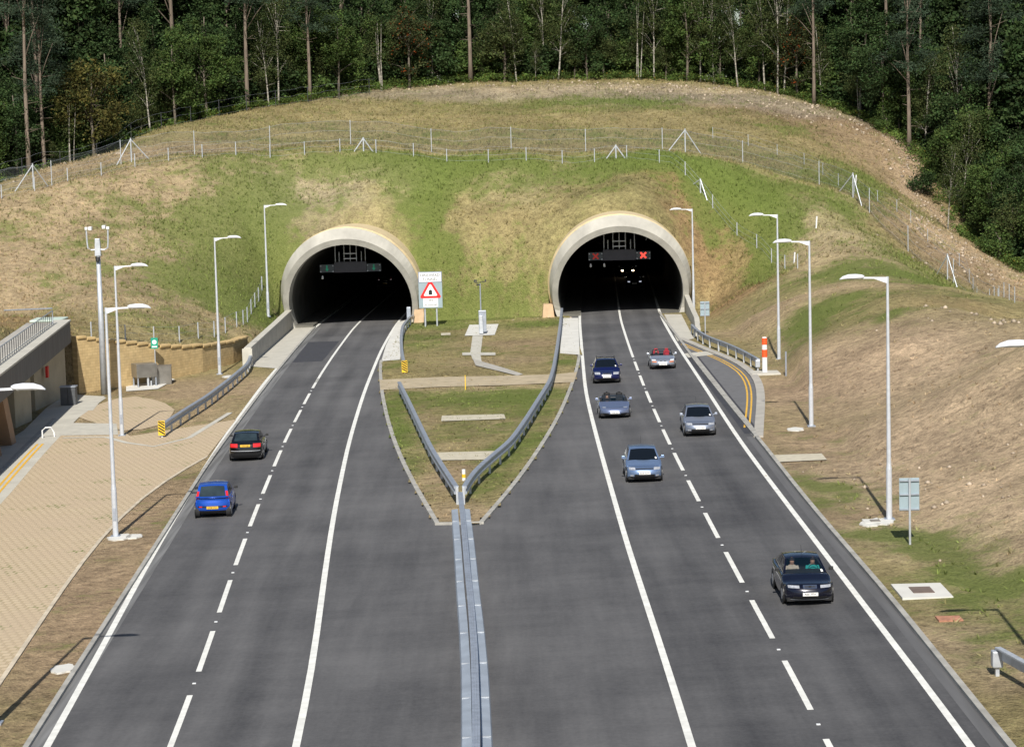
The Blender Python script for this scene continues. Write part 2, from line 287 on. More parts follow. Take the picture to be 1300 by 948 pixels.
# --- colour zones of the ground, each patch laid out on the ground itself
TONES = dict(soil=(.385, .27, .18), tan=(.455, .335, .22), straw=(.48, .39, .255), sand=(.60, .45, .30), pink=(.53, .395, .27), olive=(.225, .205, .085), dry=(.32, .265, .13), green=(.12, .19, .035), bright=(.15, .25, .035), rust=(.30, .185, .10), brown=(.24, .16, .10), grey=(.33, .28, .23), dark=(.10, .08, .05))
PATCH = [  # px, py, radius across (m), radius along (m), tone, weight
 (60,300,14,8,'tan',1),(60,380,14,8,'tan',1),(150,330,12,8,'tan',.9),(220,270,10,7,'tan',.9),(40,420,6,5,'rust',.8),(15,405,4,4,'rust',.8),
 (330,250,7,5,'straw',.8),(420,235,4,3,'straw',.6),(390,260,4,3,'grey',.7),(480,225,4,3,'straw',.6),(345,225,7,3,'tan',.6),(250,228,9,4,'tan',1),(130,250,9,4,'tan',.9),
 (320,330,4,6,'green',1),(290,380,6,5,'green',1.1),(350,305,2.5,4,'green',1),(330,400,3,3,'green',1),(230,350,6,5,'green',.45),(260,260,5,3,'green',.5),(275,225,4,2,'green',.6),(180,260,5,2,'green',.3),(150,400,8,3,'green',.35),(230,415,6,3,'green',.4),
 (540,235,2.5,5,'bright',1.1),(520,260,2.2,6,'bright',1),(545,300,2.4,5,'bright',.7),(560,340,2.5,4,'olive',1),(600,240,4,3,'dry',.8),(640,230,5,2.5,'straw',.5),(500,215,6,3,'bright',.5),(700,235,4,3,'dry',.7),(650,212,14,2,'bright',.7),(450,222,8,3,'bright',.5),(670,235,6,3,'green',.4),(420,255,4,3,'green',.5),(760,222,6,2.5,'green',1),(830,215,6,3,'bright',.9),(590,215,4,3,'bright',.5),
 (640,290,6,4,'dry',1),(600,330,5,4,'dry',.9),(660,350,5,4,'dry',1),(620,380,6,3,'dry',.9),(680,310,4,4,'olive',.8),(640,265,5,1.6,'rust',.35),(580,300,3,5,'olive',.6),
 (780,245,4,2.5,'olive',.7),(740,250,3,2,'green',.5),(850,250,3,2.5,'rust',.9),(870,275,3,3,'rust',.9),(900,290,3,3,'rust',.9),(920,350,2.5,4,'rust',1.1),(940,375,2.2,4,'rust',1.1),(965,350,2.5,5,'rust',.8),(905,330,2,5,'olive',.9),(930,300,2.2,6,'olive',.8),(895,370,1.6,4,'rust',.7),
 (890,225,4,3,'bright',1),(930,245,4,4,'bright',1),(960,275,3,6,'bright',1),(975,310,2.5,6,'bright',.9),(985,345,2,5,'green',.7),(1000,250,4,4,'dry',.8),(1040,270,4,5,'straw',.6),(1060,300,4,5,'straw',.9),(1080,330,4,5,'tan',1),(1100,355,4,5,'tan',.8),(1010,310,3,6,'dry',.6),(1130,310,4,4,'dry',.6),(1050,245,3,3,'green',.8),(1095,270,3,3,'green',.8),(1140,350,6,5,'bright',.8),(1180,360,5,5,'bright',.7),(1150,372,7,5,'dry',.8),(1230,400,5,5,'dry',1.0),(1280,425,4,4,'olive',.5),(1190,385,3,5,'rust',.25),
 (1000,385,5,4,'tan',.9),(1040,405,2.5,6,'green',1.1),(1070,385,3,5,'green',1.2),(960,405,3,5,'tan',.9),(1015,430,1.6,7,'green',.9),(1120,400,1.2,4,'green',1),(1000,440,2,8,'tan',.8),
 (1100,470,7,10,'pink',1.3),(1200,450,7,10,'pink',1.4),(1150,560,6,10,'pink',1.3),(1260,560,6,10,'pink',1.2),(1230,640,5,8,'pink',1.2),(1050,480,5,9,'soil',1.2),(1290,680,5,8,'pink',1.1),(1200,510,5,9,'pink',.7),
 (1055,615,1.4,3.2,'bright',1.3),(1075,635,1.6,3,'bright',1.1),(1115,690,1.6,3,'bright',1.2),(1160,695,1.6,3,'bright',1.1),(1110,655,1.4,2,'brown',.8),(1135,735,1.6,2.5,'bright',.9),(1190,735,1.6,3,'bright',1.0),(1240,745,1.8,3,'bright',.9),(1240,790,1.6,2.5,'bright',.7),(1150,715,1.3,1.6,'brown',.6),(1190,800,1.6,2.5,'pink',1),(1260,840,2,3,'pink',1),(1020,560,2,6,'soil',1.3),(1000,500,2,6,'soil',1.3),(1210,690,2.4,5,'bright',.35),(1230,830,1.2,2,'bright',.5),
 (100,300,16,9,'green',.30),(240,300,10,9,'green',.50),(330,290,5,6,'green',.55),(300,350,8,9,'green',.5),(180,370,9,7,'green',.35),(420,212,10,2,'bright',.8),(530,222,5,4,'bright',.9),(300,208,14,1.6,'green',.7),(560,270,2.6,7,'bright',.6),(360,275,2,3,'green',.6),
 (910,215,5,3,'bright',1.1),(945,262,4,5,'bright',.9),(985,290,3,5,'bright',.7),(960,330,2.5,5,'green',.7),(1010,225,6,3,'green',.7),(1030,255,4,4,'bright',.7),(1075,235,4,5,'green',.7),(1110,300,4,5,'bright',.6),(1130,340,5,5,'bright',.9),(1060,350,4,5,'green',.6),(1170,345,5,5,'bright',.8),(1100,345,5,4,'green',.5),(1220,375,4,5,'green',.8),
 (680,165,26,3,'green',.45),(560,180,30,2.5,'green',.45),(860,180,14,3,'green',.6),(760,140,18,2,'green',.5),(420,165,14,4,'green',.3),(1000,165,7,5,'green',.4),
 (1152,190,1.8,6,'sand',2),(1158,215,1.6,6,'sand',2),(1166,240,1.6,6,'sand',2),(1180,270,1.6,6,'sand',2),(1200,300,1.8,6,'sand',2),(1232,325,2.2,4,'sand',2),(1268,345,2.5,4,'sand',2),(1140,175,3,4,'brown',1.2),(1175,225,3,6,'brown',1.4),(1090,160,6,4,'brown',1.2),(1020,140,7,4,'grey',1.2),
 (650,112,26,1.2,'straw',1.6),(820,112,14,1.0,'straw',1.5),(1000,134,6,1.5,'straw',1.2),(1150,205,1.5,8,'tan',1.3),(1250,330,8,2,'straw',1.2),(1185,278,2,6,'tan',1.2),(650,118,22,5,'grey',1),(760,112,18,4,'straw',.8),(900,125,12,6,'grey',1),(980,140,10,6,'brown',.7),(1060,175,8,7,'brown',.7),(1130,190,5,9,'tan',.9),(1160,230,5,8,'brown',.6),(1180,290,5,8,'tan',1),(1230,335,6,8,'brown',.9),(1280,365,6,8,'tan',.9),(700,130,12,4,'green',.8),(820,130,6,4,'green',.9),(600,135,10,6,'olive',.8),(450,140,14,6,'dry',1),(330,160,14,8,'dry',1.1),(380,190,12,6,'dry',1),(800,165,16,8,'dry',.9),(600,170,16,8,'dry',.9),(960,180,12,8,'dry',.8),(1080,220,8,8,'green',.45),(180,195,8,6,'tan',.8),(90,225,6,6,'tan',.7),(570,205,60,2,'green',.5),(1120,240,4,8,'green',.6),
 (560,415,4,4,'bright',1.1),(620,405,6,2.5,'bright',1.3),(690,410,3,2.5,'bright',1),(540,440,2,4,'bright',.6),(600,500,5,3,'bright',.6),(640,520,3,4,'bright',.5),(505,545,1,10,'bright',.7),(670,560,1,8,'bright',.5),(530,430,3,3,'green',.9),(680,415,3,3,'green',.8),(650,440,4,4,'soil',.7),(560,455,5,5,'dry',.8),(600,445,3,3,'green',.5),(640,460,4,3,'tan',.6),(725,460,1,3,'green',1.2),(497,466,1,2.5,'green',1),
 (560,490,5,3,'tan',.9),(660,490,5,3,'tan',.9),(600,510,5,4,'green',.8),(560,520,4,5,'olive',.8),(660,505,3,3,'green',1),(600,550,3.5,5,'green',.65),(580,560,2,4,'dry',.7),(500,520,1.2,9,'green',1.1),(512,560,1.0,7,'bright',.9),(530,590,1,5,'green',.7),(690,520,1.2,6,'green',.6),(660,570,1.2,5,'green',.9),(640,600,1,4,'green',.8),(620,625,.9,3,'green',.7),(570,610,1.3,4,'tan',1),(600,600,1,3,'tan',.7),(583,655,1.6,3,'tan',1.3),(545,535,.7,6,'tan',.8),(650,545,1.5,3,'tan',.6),(560,570,1.5,2,'tan',.5),
 (190,520,3,5,'green',.35),(260,490,4,5,'tan',1.2),(230,500,3,3,'tan',1),(150,560,8,14,'tan',1.2),(60,700,8,14,'tan',1.2),(200,640,3,10,'soil',1.3),(100,820,3,10,'soil',1.4),(150,740,3,9,'soil',1.3),(270,510,2,6,'soil',.8)]
_perm = np.random.default_rng(3).random((256, 256))
def vnoise(x, y):
    xi = np.floor(x).astype(int); yi = np.floor(y).astype(int); fx = x-xi; fy = y-yi; fx = fx*fx*(3-2*fx); fy = fy*fy*(3-2*fy)
    g = lambda a, b_: _perm[a % 256, b_ % 256]
    return (g(xi, yi)*(1-fx)+g(xi+1, yi)*fx)*(1-fy)+(g(xi, yi+1)*(1-fx)+g(xi+1, yi+1)*fx)*fy
def fbm(x, y, f, o=5, gain=.6):
    r = 0; a_ = 1; t = 0
    for k in range(o): r = r+a_*(vnoise(x*f+17.3*k, y*f+31.7*k)-.5); t += a_; a_ *= gain; f *= 2.1
    return r/t*2
PH = [(hit(px, py), rx, ry, t, wt) for px, py, rx, ry, t, wt in PATCH]; PH = [p for p in PH if p[0] is not None]
def ground_colour(v):
    x, y = v[:, 0], v[:, 1]; wx = x+4.5*fbm(x, y, .13)+1.2*fbm(x+50, y, .9, 3); wy = y+4.5*fbm(x+90, y+40, .13)+1.2*fbm(x, y+70, .9, 3)
    near = np.where((np.abs(x+3) < 9) & (y < 204), .35, 1.0); wx = x+(wx-x)*near; wy = y+(wy-y)*near
    tot = np.full(len(v), .5); C_ = np.tile(np.array(TONES['dry'])*.5, (len(v), 1)); g_ = np.full(len(v), .10)
    for q, rx, ry, t, wt in PH:
        g = wt*np.exp(-np.minimum(60, (((wx-q.x)/rx)**2+((wy-q.y)/ry)**2))**1.15)
        if t in ('green', 'bright'): g_ += g*.9; g = g*.35
        C_ += g[:, None]*np.array(TONES[t]); tot += g
    n1_ = fbm(x*1.0, y*1.0, .45, 5, .7); n2_ = fbm(x+200, y, .16, 4)
    return np.clip(C_/tot[:, None]*(1+.30*n1_+.22*n2_)[:, None], .02, .8), g_+.10+.42*fbm(x+333, y+11, .22, 4, .7)+1.05*fbm(x+133, y+71, .8, 4, .85)*np.where((x > 15) & (y < 185), .3, 1)-np.where((x > 17) & (y < 150), .12, 0)
C, GREEN = ground_colour(V)
nearforest = sstep(-5, 4, V[:, 1]-285)
ground_mat = bpy.data.materials.new('grass and soil'); N, L, b = nodes(ground_mat); b.inputs['Roughness'].default_value = .95; b.inputs['Specular IOR Level'].default_value = .1
def nd(t, **k):
    n = N.new(t)
    for a, v in k.items(): n.inputs[a.replace('_', ' ')].default_value = v
    return n
tc = nd('ShaderNodeTexCoord'); at = nd('ShaderNodeVertexColor'); at.layer_name = 'tint'; ag = nd('ShaderNodeAttribute'); ag.attribute_name = 'green'
n1 = nd('ShaderNodeTexNoise', Scale=.35, Detail=10, Roughness=.72); n2 = nd('ShaderNodeTexNoise', Scale=1.9, Detail=7, Roughness=.75); n3 = nd('ShaderNodeTexNoise', Scale=9, Detail=4)
for n in (n1, n2, n3): L.new(tc.outputs['Object'], n.inputs['Vector'])
def mth(op, a, b_=None, c=None):
    n = N.new('ShaderNodeMath'); n.operation = op
    for i, x in enumerate((a, b_, c)):
        if x is None: continue
        if isinstance(x, (int, float)): n.inputs[i].default_value = x
        else: L.new(x, n.inputs[i])
    return n.outputs[0]
ns = mth('ADD', mth('MULTIPLY', n1.outputs['Fac'], .6), mth('MULTIPLY', n2.outputs['Fac'], .4))
gsum = mth('ADD', ag.outputs['Fac'], mth('MULTIPLY', mth('SUBTRACT', ns, .5), 8.0))
gm = nd('ShaderNodeMapRange'); gm.interpolation_type = 'SMOOTHSTEP'; L.new(gsum, gm.inputs['Value']); gm.inputs['From Min'].default_value = .40; gm.inputs['From Max'].default_value = 1.5
vv = mth('ADD', mth('MULTIPLY', n3.outputs['Fac'], .5), mth('MULTIPLY', n2.outputs['Fac'], 1.0))
vv = mth('ADD', mth('MULTIPLY', mth('SUBTRACT', vv, .75), 2.6), 1.0)
sv = nd('ShaderNodeVectorMath'); sv.operation = 'SCALE'; L.new(at.outputs['Color'], sv.inputs[0]); L.new(vv, sv.inputs['Scale'])
gc = nd('ShaderNodeMix'); gc.data_type = 'RGBA'; gc.inputs[6].default_value = (.055, .095, .018, 1); gc.inputs[7].default_value = (.22, .27, .065, 1); L.new(n3.outputs['Fac'], gc.inputs[0])
mx = nd('ShaderNodeMix'); mx.data_type = 'RGBA'; L.new(mth('MULTIPLY', gm.outputs[0], .74), mx.inputs[0]); L.new(sv.outputs[0], mx.inputs[6]); L.new(gc.outputs[2], mx.inputs[7]); L.new(mx.outputs[2], b.inputs['Base Color'])
bp = nd('ShaderNodeBump'); bp.inputs['Strength'].default_value = .9; bp.inputs['Distance'].default_value = .34; L.new(mth('ADD', n2.outputs['Fac'], mth('MULTIPLY', n3.outputs['Fac'], .5)), bp.inputs['Height']); L.new(bp.outputs[0], b.inputs['Normal'])
terrain = fast_mesh('ground', V, Fc, ground_mat, smooth=True, col=C)
ga = terrain.data.attributes.new('green', 'FLOAT', 'POINT'); ga.data.foreach_set('value', GREEN.astype(np.float32))
tag(terrain, kind='structure')
# ------------------------------------------------------------------ roads and pavings (all lie on the cross fall plane)
def on(x, y, h=0.0): return (x, y, base(x)+h)
def sheet(name, poly, h, m, kind='structure'):
    me = bpy.data.meshes.new(name); bm = bmesh.new(); vs = [bm.verts.new(on(x, y, h)) for x, y in poly]; f = bm.faces.new(vs); f.normal_update()
    if f.normal.z < 0: f.normal_flip()
    bmesh.ops.triangulate(bm, faces=bm.faces); bm.to_mesh(me); bm.free(); me.materials.append(m)
    o = bpy.data.objects.new(name, me); COL.objects.link(o); return tag(o, kind=kind)
def ribbon_pts(pts, a, b_):
    L_, R_ = [], []
    for i, p in enumerate(pts):
        q, r = pts[max(i-1, 0)], pts[min(i+1, len(pts)-1)]; dx, dy = r[0]-q[0], r[1]-q[1]; n = math.hypot(dx, dy); sx, sy = dy/n, -dx/n
        L_.append((p[0]+sx*a, p[1]+sy*a)); R_.append((p[0]+sx*b_, p[1]+sy*b_))
    return L_, R_
def smooth_line(pts, step=3.0, k=2):          # resample and smooth
    out = [pts[0]]
    for a, b_ in zip(pts[:-1], pts[1:]):
        n = max(1, int(math.hypot(b_[0]-a[0], b_[1]-a[1])/step))
        out += [(a[0]+(b_[0]-a[0])*i/n, a[1]+(b_[1]-a[1])*i/n) for i in range(1, n+1)]
    for _ in range(k*2):
        out = [out[0]]+[((a[0]+2*b_[0]+c[0])/4, (a[1]+2*b_[1]+c[1])/4) for a, b_, c in zip(out[:-2], out[1:-1], out[2:])]+[out[-1]]
    return out
def strip(name, pts, w, h, m, thick=0.0, kind='structure'):
    mb = MB(); A, B = ribbon_pts(pts, -w/2, w/2); n = len(pts)
    if thick:
        vs = [on(x, y, h-.05) for x, y in A]+[on(x, y, h+thick) for x, y in A]+[on(x, y, h+thick) for x, y in B]+[on(x, y, h-.05) for x, y in B]; fs = []
        for i in range(n-1):
            for r in range(3): fs.append((r*n+i, r*n+i+1, (r+1)*n+i+1, (r+1)*n+i))
        fs += [(0, n, 2*n, 3*n), (n-1, 2*n-1, 3*n-1, 4*n-1)]
        mb.add(vs, fs)
    else:
        mb.add([on(x, y, h) for x, y in A]+[on(x, y, h) for x, y in B], [(i, n+i, n+i+1, i+1) for i in range(n-1)])
    o = mb.build(name, m)
    if not thick:
        for p in o.data.polygons: pass
    return tag(o, kind=kind) if kind else o
# asphalt with patches, seams, faint tyre tracks
asp = bpy.data.materials.new('asphalt'); N, L, b = nodes(asp); b.inputs['Roughness'].default_value = .82; b.inputs['Specular IOR Level'].default_value = .35
def noise(sc_, vec, det=6, rgh=.6):
    n = N.new('ShaderNodeTexNoise'); n.inputs['Scale'].default_value = sc_; n.inputs['Detail'].default_value = det; n.inputs['Roughness'].default_value = rgh; L.new(vec, n.inputs['Vector']); return n.outputs['Fac']
tc = N.new('ShaderNodeTexCoord'); ob = tc.outputs['Object']
mp = N.new('ShaderNodeMapping'); mp.inputs['Scale'].default_value = (1, .07, 1); L.new(ob, mp.inputs[0])
mp2 = N.new('ShaderNodeMapping'); mp2.inputs['Scale'].default_value = (.12, 1, 1); L.new(ob, mp2.inputs[0])
v = mth('ADD', mth('MULTIPLY', noise(.13, ob, 6, .65), .6), mth('MULTIPLY', noise(.9, mp.outputs[0], 7, .65), .45))
v = mth('ADD', v, mth('MULTIPLY', mth('SUBTRACT', noise(1.3, mp2.outputs[0], 6, .7), .5), .16))
v = mth('ADD', v, mth('MULTIPLY', mth('SUBTRACT', noise(7, ob, 3, .7), .5), .25))
aw = N.new('ShaderNodeAttribute'); aw.attribute_name = 'wear'; v = mth('ADD', v, mth('MULTIPLY', aw.outputs['Fac'], .13))
mr = N.new('ShaderNodeMapRange'); L.new(v, mr.inputs['Value']); mr.inputs['From Min'].default_value = .25; mr.inputs['From Max'].default_value = .74
cr = N.new('ShaderNodeMix'); cr.data_type = 'RGBA'; cr.inputs[6].default_value = (.045, .045, .049, 1); cr.inputs[7].default_value = (.150, .148, .150, 1); L.new(mr.outputs[0], cr.inputs[0]); L.new(cr.outputs[2], b.inputs['Base Color'])
bp = N.new('ShaderNodeBump'); bp.inputs['Strength'].default_value = .35; bp.inputs['Distance'].default_value = .02; L.new(noise(25, ob, 3), bp.inputs['Height']); L.new(bp.outputs[0], b.inputs['Normal'])
M['asphalt'] = asp
M['asphalt_dark'] = mat('fresh dark asphalt', (.045, .046, .055), .8, var=.12, scale=2)
M['asphalt_pale'] = mat('worn pale asphalt', (.14, .14, .145), .85, var=.12, scale=2)
KL = smooth_line([(-13.0, 20), (-13.3, 45)]+sorted(G2([(92, 857), (165, 745), (232, 640), (262, 592), (300, 540), (345, 480)]), key=lambda p: p[1])+[(-17.5, 190), (-17.55, 203.5)], 4)
KR = smooth_line([(12.8, 20), (12.8, 45)]+sorted(G2([(1208, 857), (1120, 745), (1060, 680), (1000, 606), (962, 555)]), key=lambda p: p[1])+[(12.7, 124), (12.75, 135), (12.8, 160), (12.95, 172), (13.0, 185), (13.1, 200.5)], 4)
road_poly = KL+[(-16.7, 250), (-13.9, 320), (17.5, 320), (14.9, 250)]+KR[::-1]
ROAD_TODO = True
# dark resurfaced patch in the left lane by the portal
sheet('resurfaced_patch', G2([(384, 434.5), (431, 433), (409, 458.5), (361, 460.5)]), .004, M['asphalt_dark'])
# lay-by on the right
lay_out = G2([(864, 430), (880, 437), (903, 447), (925, 455), (943, 463), (954, 472), (962, 484), (966, 497), (966, 515), (964, 540), (963, 555)])
lay_out_s = smooth_line(lay_out, 2.5, 1)
sheet('lay_by_road', [(12.9, 172), (12.75, 150), (12.6, 122), (12.6, 119.5)]+lay_out_s[::-1], .004, M['asphalt_pale'])
# separator strips between lay-by and carriageway
lay_in = G2([(879, 453), (897, 476), (921, 507), (945, 537), (955, 550)])
strip('separator_channel', [(x+.02, y) for x, y in lay_in], .85, .008, M['asphalt_dark'])
strip('separator_kerb', [(x+.12, y) for x, y in lay_in], .22, .012, M['kerb'], .10)
strip('lay_by_kerb', lay_out_s, .5, .008, M['concrete'], .09)
A_, B_ = ribbon_pts(lay_out_s, .55, .55); strip('lay_by_yellow_line', B_[1:-1], .10, .012, M['yellow_road'])
A_, B_ = ribbon_pts(lay_out_s, .80, .80); strip('lay_by_yellow_line', B_[1:-1], .10, .012, M['yellow_road'])
sheet('lay_by_threshold', G2([(868, 449), (908, 445), (916, 449), (874, 454)]), .014, M['concrete_pale'])
# carriageway lines
def clean(p): return sorted(G2(p), key=lambda q: q[1])
L_LL = smooth_line([(-12.3, 40)]+clean([(110.8, 856.3), (163, 760), (180, 727.5), (229.8, 643), (281, 560), (340, 479.8), (372.2, 445.2), (399.2, 415.5)])+[(-16.2, 242), (-13.0, 320)], 4)
L_LR = smooth_line([(-5.6, 40)]+clean([(397, 856.3), (407.4, 760), (423.7, 651.4), (443, 560), (461.8, 498.5), (483.8, 444.3), (503.3, 410.5)])+[(-9.0, 242), (-6.2, 320)], 4)
L_RL = smooth_line([(4.6, 40)]+clean([(850.8, 856.3), (818.9, 760), (798.2, 698.5), (758.8, 560), (743.3, 498.5), (739, 447.7), (735.7, 407)])+[(7.6, 242), (10.6, 320)], 4)
L_RR = smooth_line([(11.7, 40)]+clean([(1166.2, 856.3), (1090.3, 760), (1044.6, 698.5), (989.2, 626.5), (939.4, 560), (899.8, 498.5), (859.2, 437.5), (839.8, 403.7)])+[(14.9, 242), (17.9, 320)], 4)
for l in (L_LL, L_LR, L_RL, L_RR): strip('edge_line', l, .22, .008, M['line'])
def wear_at(x, y):
    w_ = 0.0
    for A, B in ((L_LL, L_LR), (L_RL, L_RR)):
        a, b_ = polyline_at(A, y), polyline_at(B, y)
        if a-.1 < x < b_+.1:
            t = (x-a)/(b_-a)*2; t -= math.floor(min(1.999, max(0, t))); w_ = -.35-.45*math.exp(-((t-.5)/.13)**2)+.30*(math.exp(-((t-.27)/.09)**2)+math.exp(-((t-.73)/.09)**2))
    if x > 0 and 12 < y < 105.8: w_ -= .30
    if x < -8 and y > 132: w_ += .22
    return w_
me_v = []; wear = []; ry_ = np.arange(20, 321, 2.0); NXR = 150
for y in ry_:
    a = polyline_at(KL, y) if y < 204 else -17.55+(y-204)*.031; b_ = polyline_at(KR, y) if y < 200 else 13.1+(y-200)*.036
    for i in range(NXR+1): x = a+(b_-a)*i/NXR; me_v.append(on(x, y)); wear.append(wear_at(x, y))
_I = (np.arange(len(ry_)-1)[:, None]*(NXR+1)+np.arange(NXR)[None, :]).ravel()
rd = fast_mesh('road', me_v, np.c_[_I, _I+1, _I+NXR+2, _I+NXR+1], asp); tag(rd, kind='structure'); at_w = rd.data.attributes.new('wear', 'FLOAT', 'POINT'); at_w.data.foreach_set('value', np.array(wear, np.float32))
def centre(A, B, Y): return ((polyline_at(A, Y)+polyline_at(B, Y))/2, Y)
def dashes(A, B, y0, y1, step, off):
    mb = MB(); studs = MB(); Y = y0
    while Y < y1:
        pts = [centre(A, B, Y+i*1.5) for i in range(5)]; a, c = ribbon_pts(pts, -.09, .09); n = 5
        mb.add([on(x, y, .008) for x, y in a]+[on(x, y, .008) for x, y in c], [(i, n+i, n+i+1, i+1) for i in range(4)])
        cx, cy = centre(A, B, Y+7.5); studs.box(on(cx, cy, .012), (.11, .10, .02)); Y += step
    sol = [centre(A, B, y1+i*3) for i in range(int((318-y1)/3))]; a, c = ribbon_pts(sol, -.09, .09); n = len(sol)
    mb.add([on(x, y, .008) for x, y in a]+[on(x, y, .008) for x, y in c], [(i, n+i, n+i+1, i+1) for i in range(n-1)])
    tag(mb.build('lane_line', M['line']), kind='structure'); tag(studs.build('road_studs', M['sign_white']), kind='structure')
ly = G(246, 856.3).y; ry = G(1003, 853).y
dl = G(271.4, 779).y; dr = G(984.3, 811.7).y
dashes(L_LL, L_LR, dl-18, 157, 9.1, 0); dashes(L_RL, L_RR, dr-18, 163, 9.1, 0)
# left channel and kerb, right kerb
A_, B_ = ribbon_pts(KL, .30, .30); strip('drainage_channel', B_, .55, .006, mat('channel concrete', (.16, .16, .16), .8, var=.4, scale=1, stretch=(5, .15, 1)))
strip('kerb', KL, .17, .004, M['kerb'], .10)
strip('kerb', KR, .19, .004, M['kerb'], .10)
M['asph_edge'] = mat('grey road edge', (.115, .115, .118), .85, var=.15, scale=1, stretch=(3, .2, 1))
A_, B_ = ribbon_pts([p for p in KR if p[1] < 122], -.32, -.32); strip('road_edge_strip', A_, .34, .005, M['asph_edge'])
# nose island
ISL = G2([(713, 403), (711, 440), (735.7, 452), (733.5, 465), (728, 484), (718, 510), (707, 534), (691, 561), (672, 590), (649, 621), (625, 649), (611, 665), (555, 666), (548, 655), (537, 636), (523, 611), (511, 587), (500, 560), (491, 530), (485, 500), (482.5, 470), (484, 458.5), (507, 458), (509, 425), (520, 405)])
isl_l = smooth_line(G2([(484, 458.5), (482.5, 470), (485, 500), (491, 530), (500, 560), (511, 587), (523, 611), (537, 636), (555, 666)]), 2.5, 1)
isl_r = smooth_line(G2([(735.7, 452), (733.5, 465), (728, 484), (718, 510), (707, 534), (691, 561), (672, 590), (649, 621), (625, 649), (611, 665)]), 2.5, 1)
me = bpy.data.meshes.new('grass_island'); bm = bmesh.new()
gi_x = np.arange(-11, 6.5, .45); gi_y = np.arange(95.5, 204.6, .7); poly_i = isl_l+isl_r[::-1]+[(5.2, 175), (5.0, 203.9), (-9.2, 204.6), (-9.8, 175)]
XI, YI = np.meshgrid(gi_x, gi_y); ins = inpoly(XI, YI, poly_i); ZI_ = SX*XI+.075+.02*np.sin(XI*1.7+YI)*np.sin(YI*1.3)
vi = np.c_[XI.ravel(), YI.ravel(), ZI_.ravel()]; k_ = (np.arange(len(gi_y)-1)[:, None]*len(gi_x)+np.arange(len(gi_x)-1)[None, :]).ravel(); fi = np.c_[k_, k_+1, k_+len(gi_x)+1, k_+len(gi_x)]
fi = fi[inpoly(vi[fi].mean(1)[:, 0], vi[fi].mean(1)[:, 1], poly_i)]
from_col = lambda vv: None
ci, gi_ = ground_colour(vi)
isl = fast_mesh('grass_island', vi, fi, ground_mat, smooth=True, col=ci); a_ = isl.data.attributes.new('green', 'FLOAT', 'POINT'); a_.data.foreach_set('value', gi_.astype(np.float32)); tag(isl, kind='structure')
bm.free()
strip('island_kerb', isl_l+[(isl_r[-1][0], isl_r[-1][1])], .22, .004, M['kerb'], .10); strip('island_kerb', isl_r, .22, .0045, M['kerb'], .101)
# aprons
sheet('apron', G2([(497, 413), (519, 409), (511, 425), (508, 458), (484, 460), (489, 440)])[0:0]+G2([(504, 411), (520, 406), (511, 425), (508, 458), (484, 460), (490, 440)]), .10, M['white_conc'])
sheet('apron', G2([(713.5, 405), (734, 405), (736, 452), (711, 450)]), .10, M['white_conc'])
sheet('apron', G2([(843, 399), (865, 399), (881, 430), (860, 433)]), .012, M['concrete_pale'])
sheet('apron', [(-17.45, 204), (-19.9, 204), (-19.9, 171), (-17.3, 168)], .012, M['concrete_pale'])
# paths and slabs on the island
dirt = mat('pale gravel path', (.42, .35, .24), .95, var=.16, scale=1.2, bump=.5, bscale=8)
sheet('cross_path', G2([(482, 484), (560, 480.5), (640, 479), (706, 477), (733, 474), (728, 487), (640, 491), (560, 493), (483, 497)]), .115, dirt)
slab = mat('concrete slabs', (.50, .46, .36), .9, var=.12, scale=3)
sheet('slab_strip', G2([(561, 530), (640, 528), (642, 534), (560, 537)]), .12, slab)
sheet('slab_strip', G2([(551, 577), (632, 575), (622, 586), (552, 587)]), .12, slab)
sheet('mast_slab', G2([(596, 414), (633, 413), (628, 427), (590, 428)]), .125, M['white_conc'])
sheet('footpath', G2([(600, 428), (613, 428), (610, 452), (612, 463), (600, 458), (597, 450)]), .125, M['concrete_pale'])
sheet('footpath', G2([(600, 457), (612, 461), (640, 469), (664, 477), (657, 479), (625, 471), (604, 466)]), .1285, M['concrete'])
sheet('footpath', G2([(587, 449.5), (629, 449.5), (629, 453), (587, 453)]), .132, M['concrete_pale'])
sheet('cover_slab', G2([(560, 424.5), (572, 424), (572, 427), (560, 427.5)]), .12, slab)
# left hand block paving, soil strip, path along the building
gp = bpy.data.materials.new('cellular block paving'); N, L, b = nodes(gp); b.inputs['Roughness'].default_value = .95; b.inputs['Specular IOR Level'].default_value = .1
tc = N.new('ShaderNodeTexCoord'); ob = tc.outputs['Object']; mp = N.new('ShaderNodeMapping'); mp.inputs['Rotation'].default_value = (0, 0, .05); L.new(ob, mp.inputs[0])
br = N.new('ShaderNodeTexBrick'); br.inputs['Scale'].default_value = 1.0; br.inputs['Brick Width'].default_value = .36; br.inputs['Row Height'].default_value = .42; br.inputs['Mortar Size'].default_value = .05; br.inputs['Mortar Smooth'].default_value = .4
br.inputs['Color1'].default_value = (.55, .45, .315, 1); br.inputs['Color2'].default_value = (.51, .41, .285, 1); br.inputs['Mortar'].default_value = (.455, .365, .24, 1); L.new(mp.outputs[0], br.inputs['Vector'])
gn = noise(.22, ob, 6, .7); gmr = N.new('ShaderNodeMapRange'); gmr.interpolation_type = 'SMOOTHSTEP'; L.new(gn, gmr.inputs['Value']); gmr.inputs['From Min'].default_value = .36; gmr.inputs['From Max'].default_value = .62
sandm = N.new('ShaderNodeMix'); sandm.data_type = 'RGBA'; L.new(gmr.outputs[0], sandm.inputs[0]); sandm.inputs[7].default_value = (.50, .40, .28, 1); L.new(br.outputs['Color'], sandm.inputs[6])
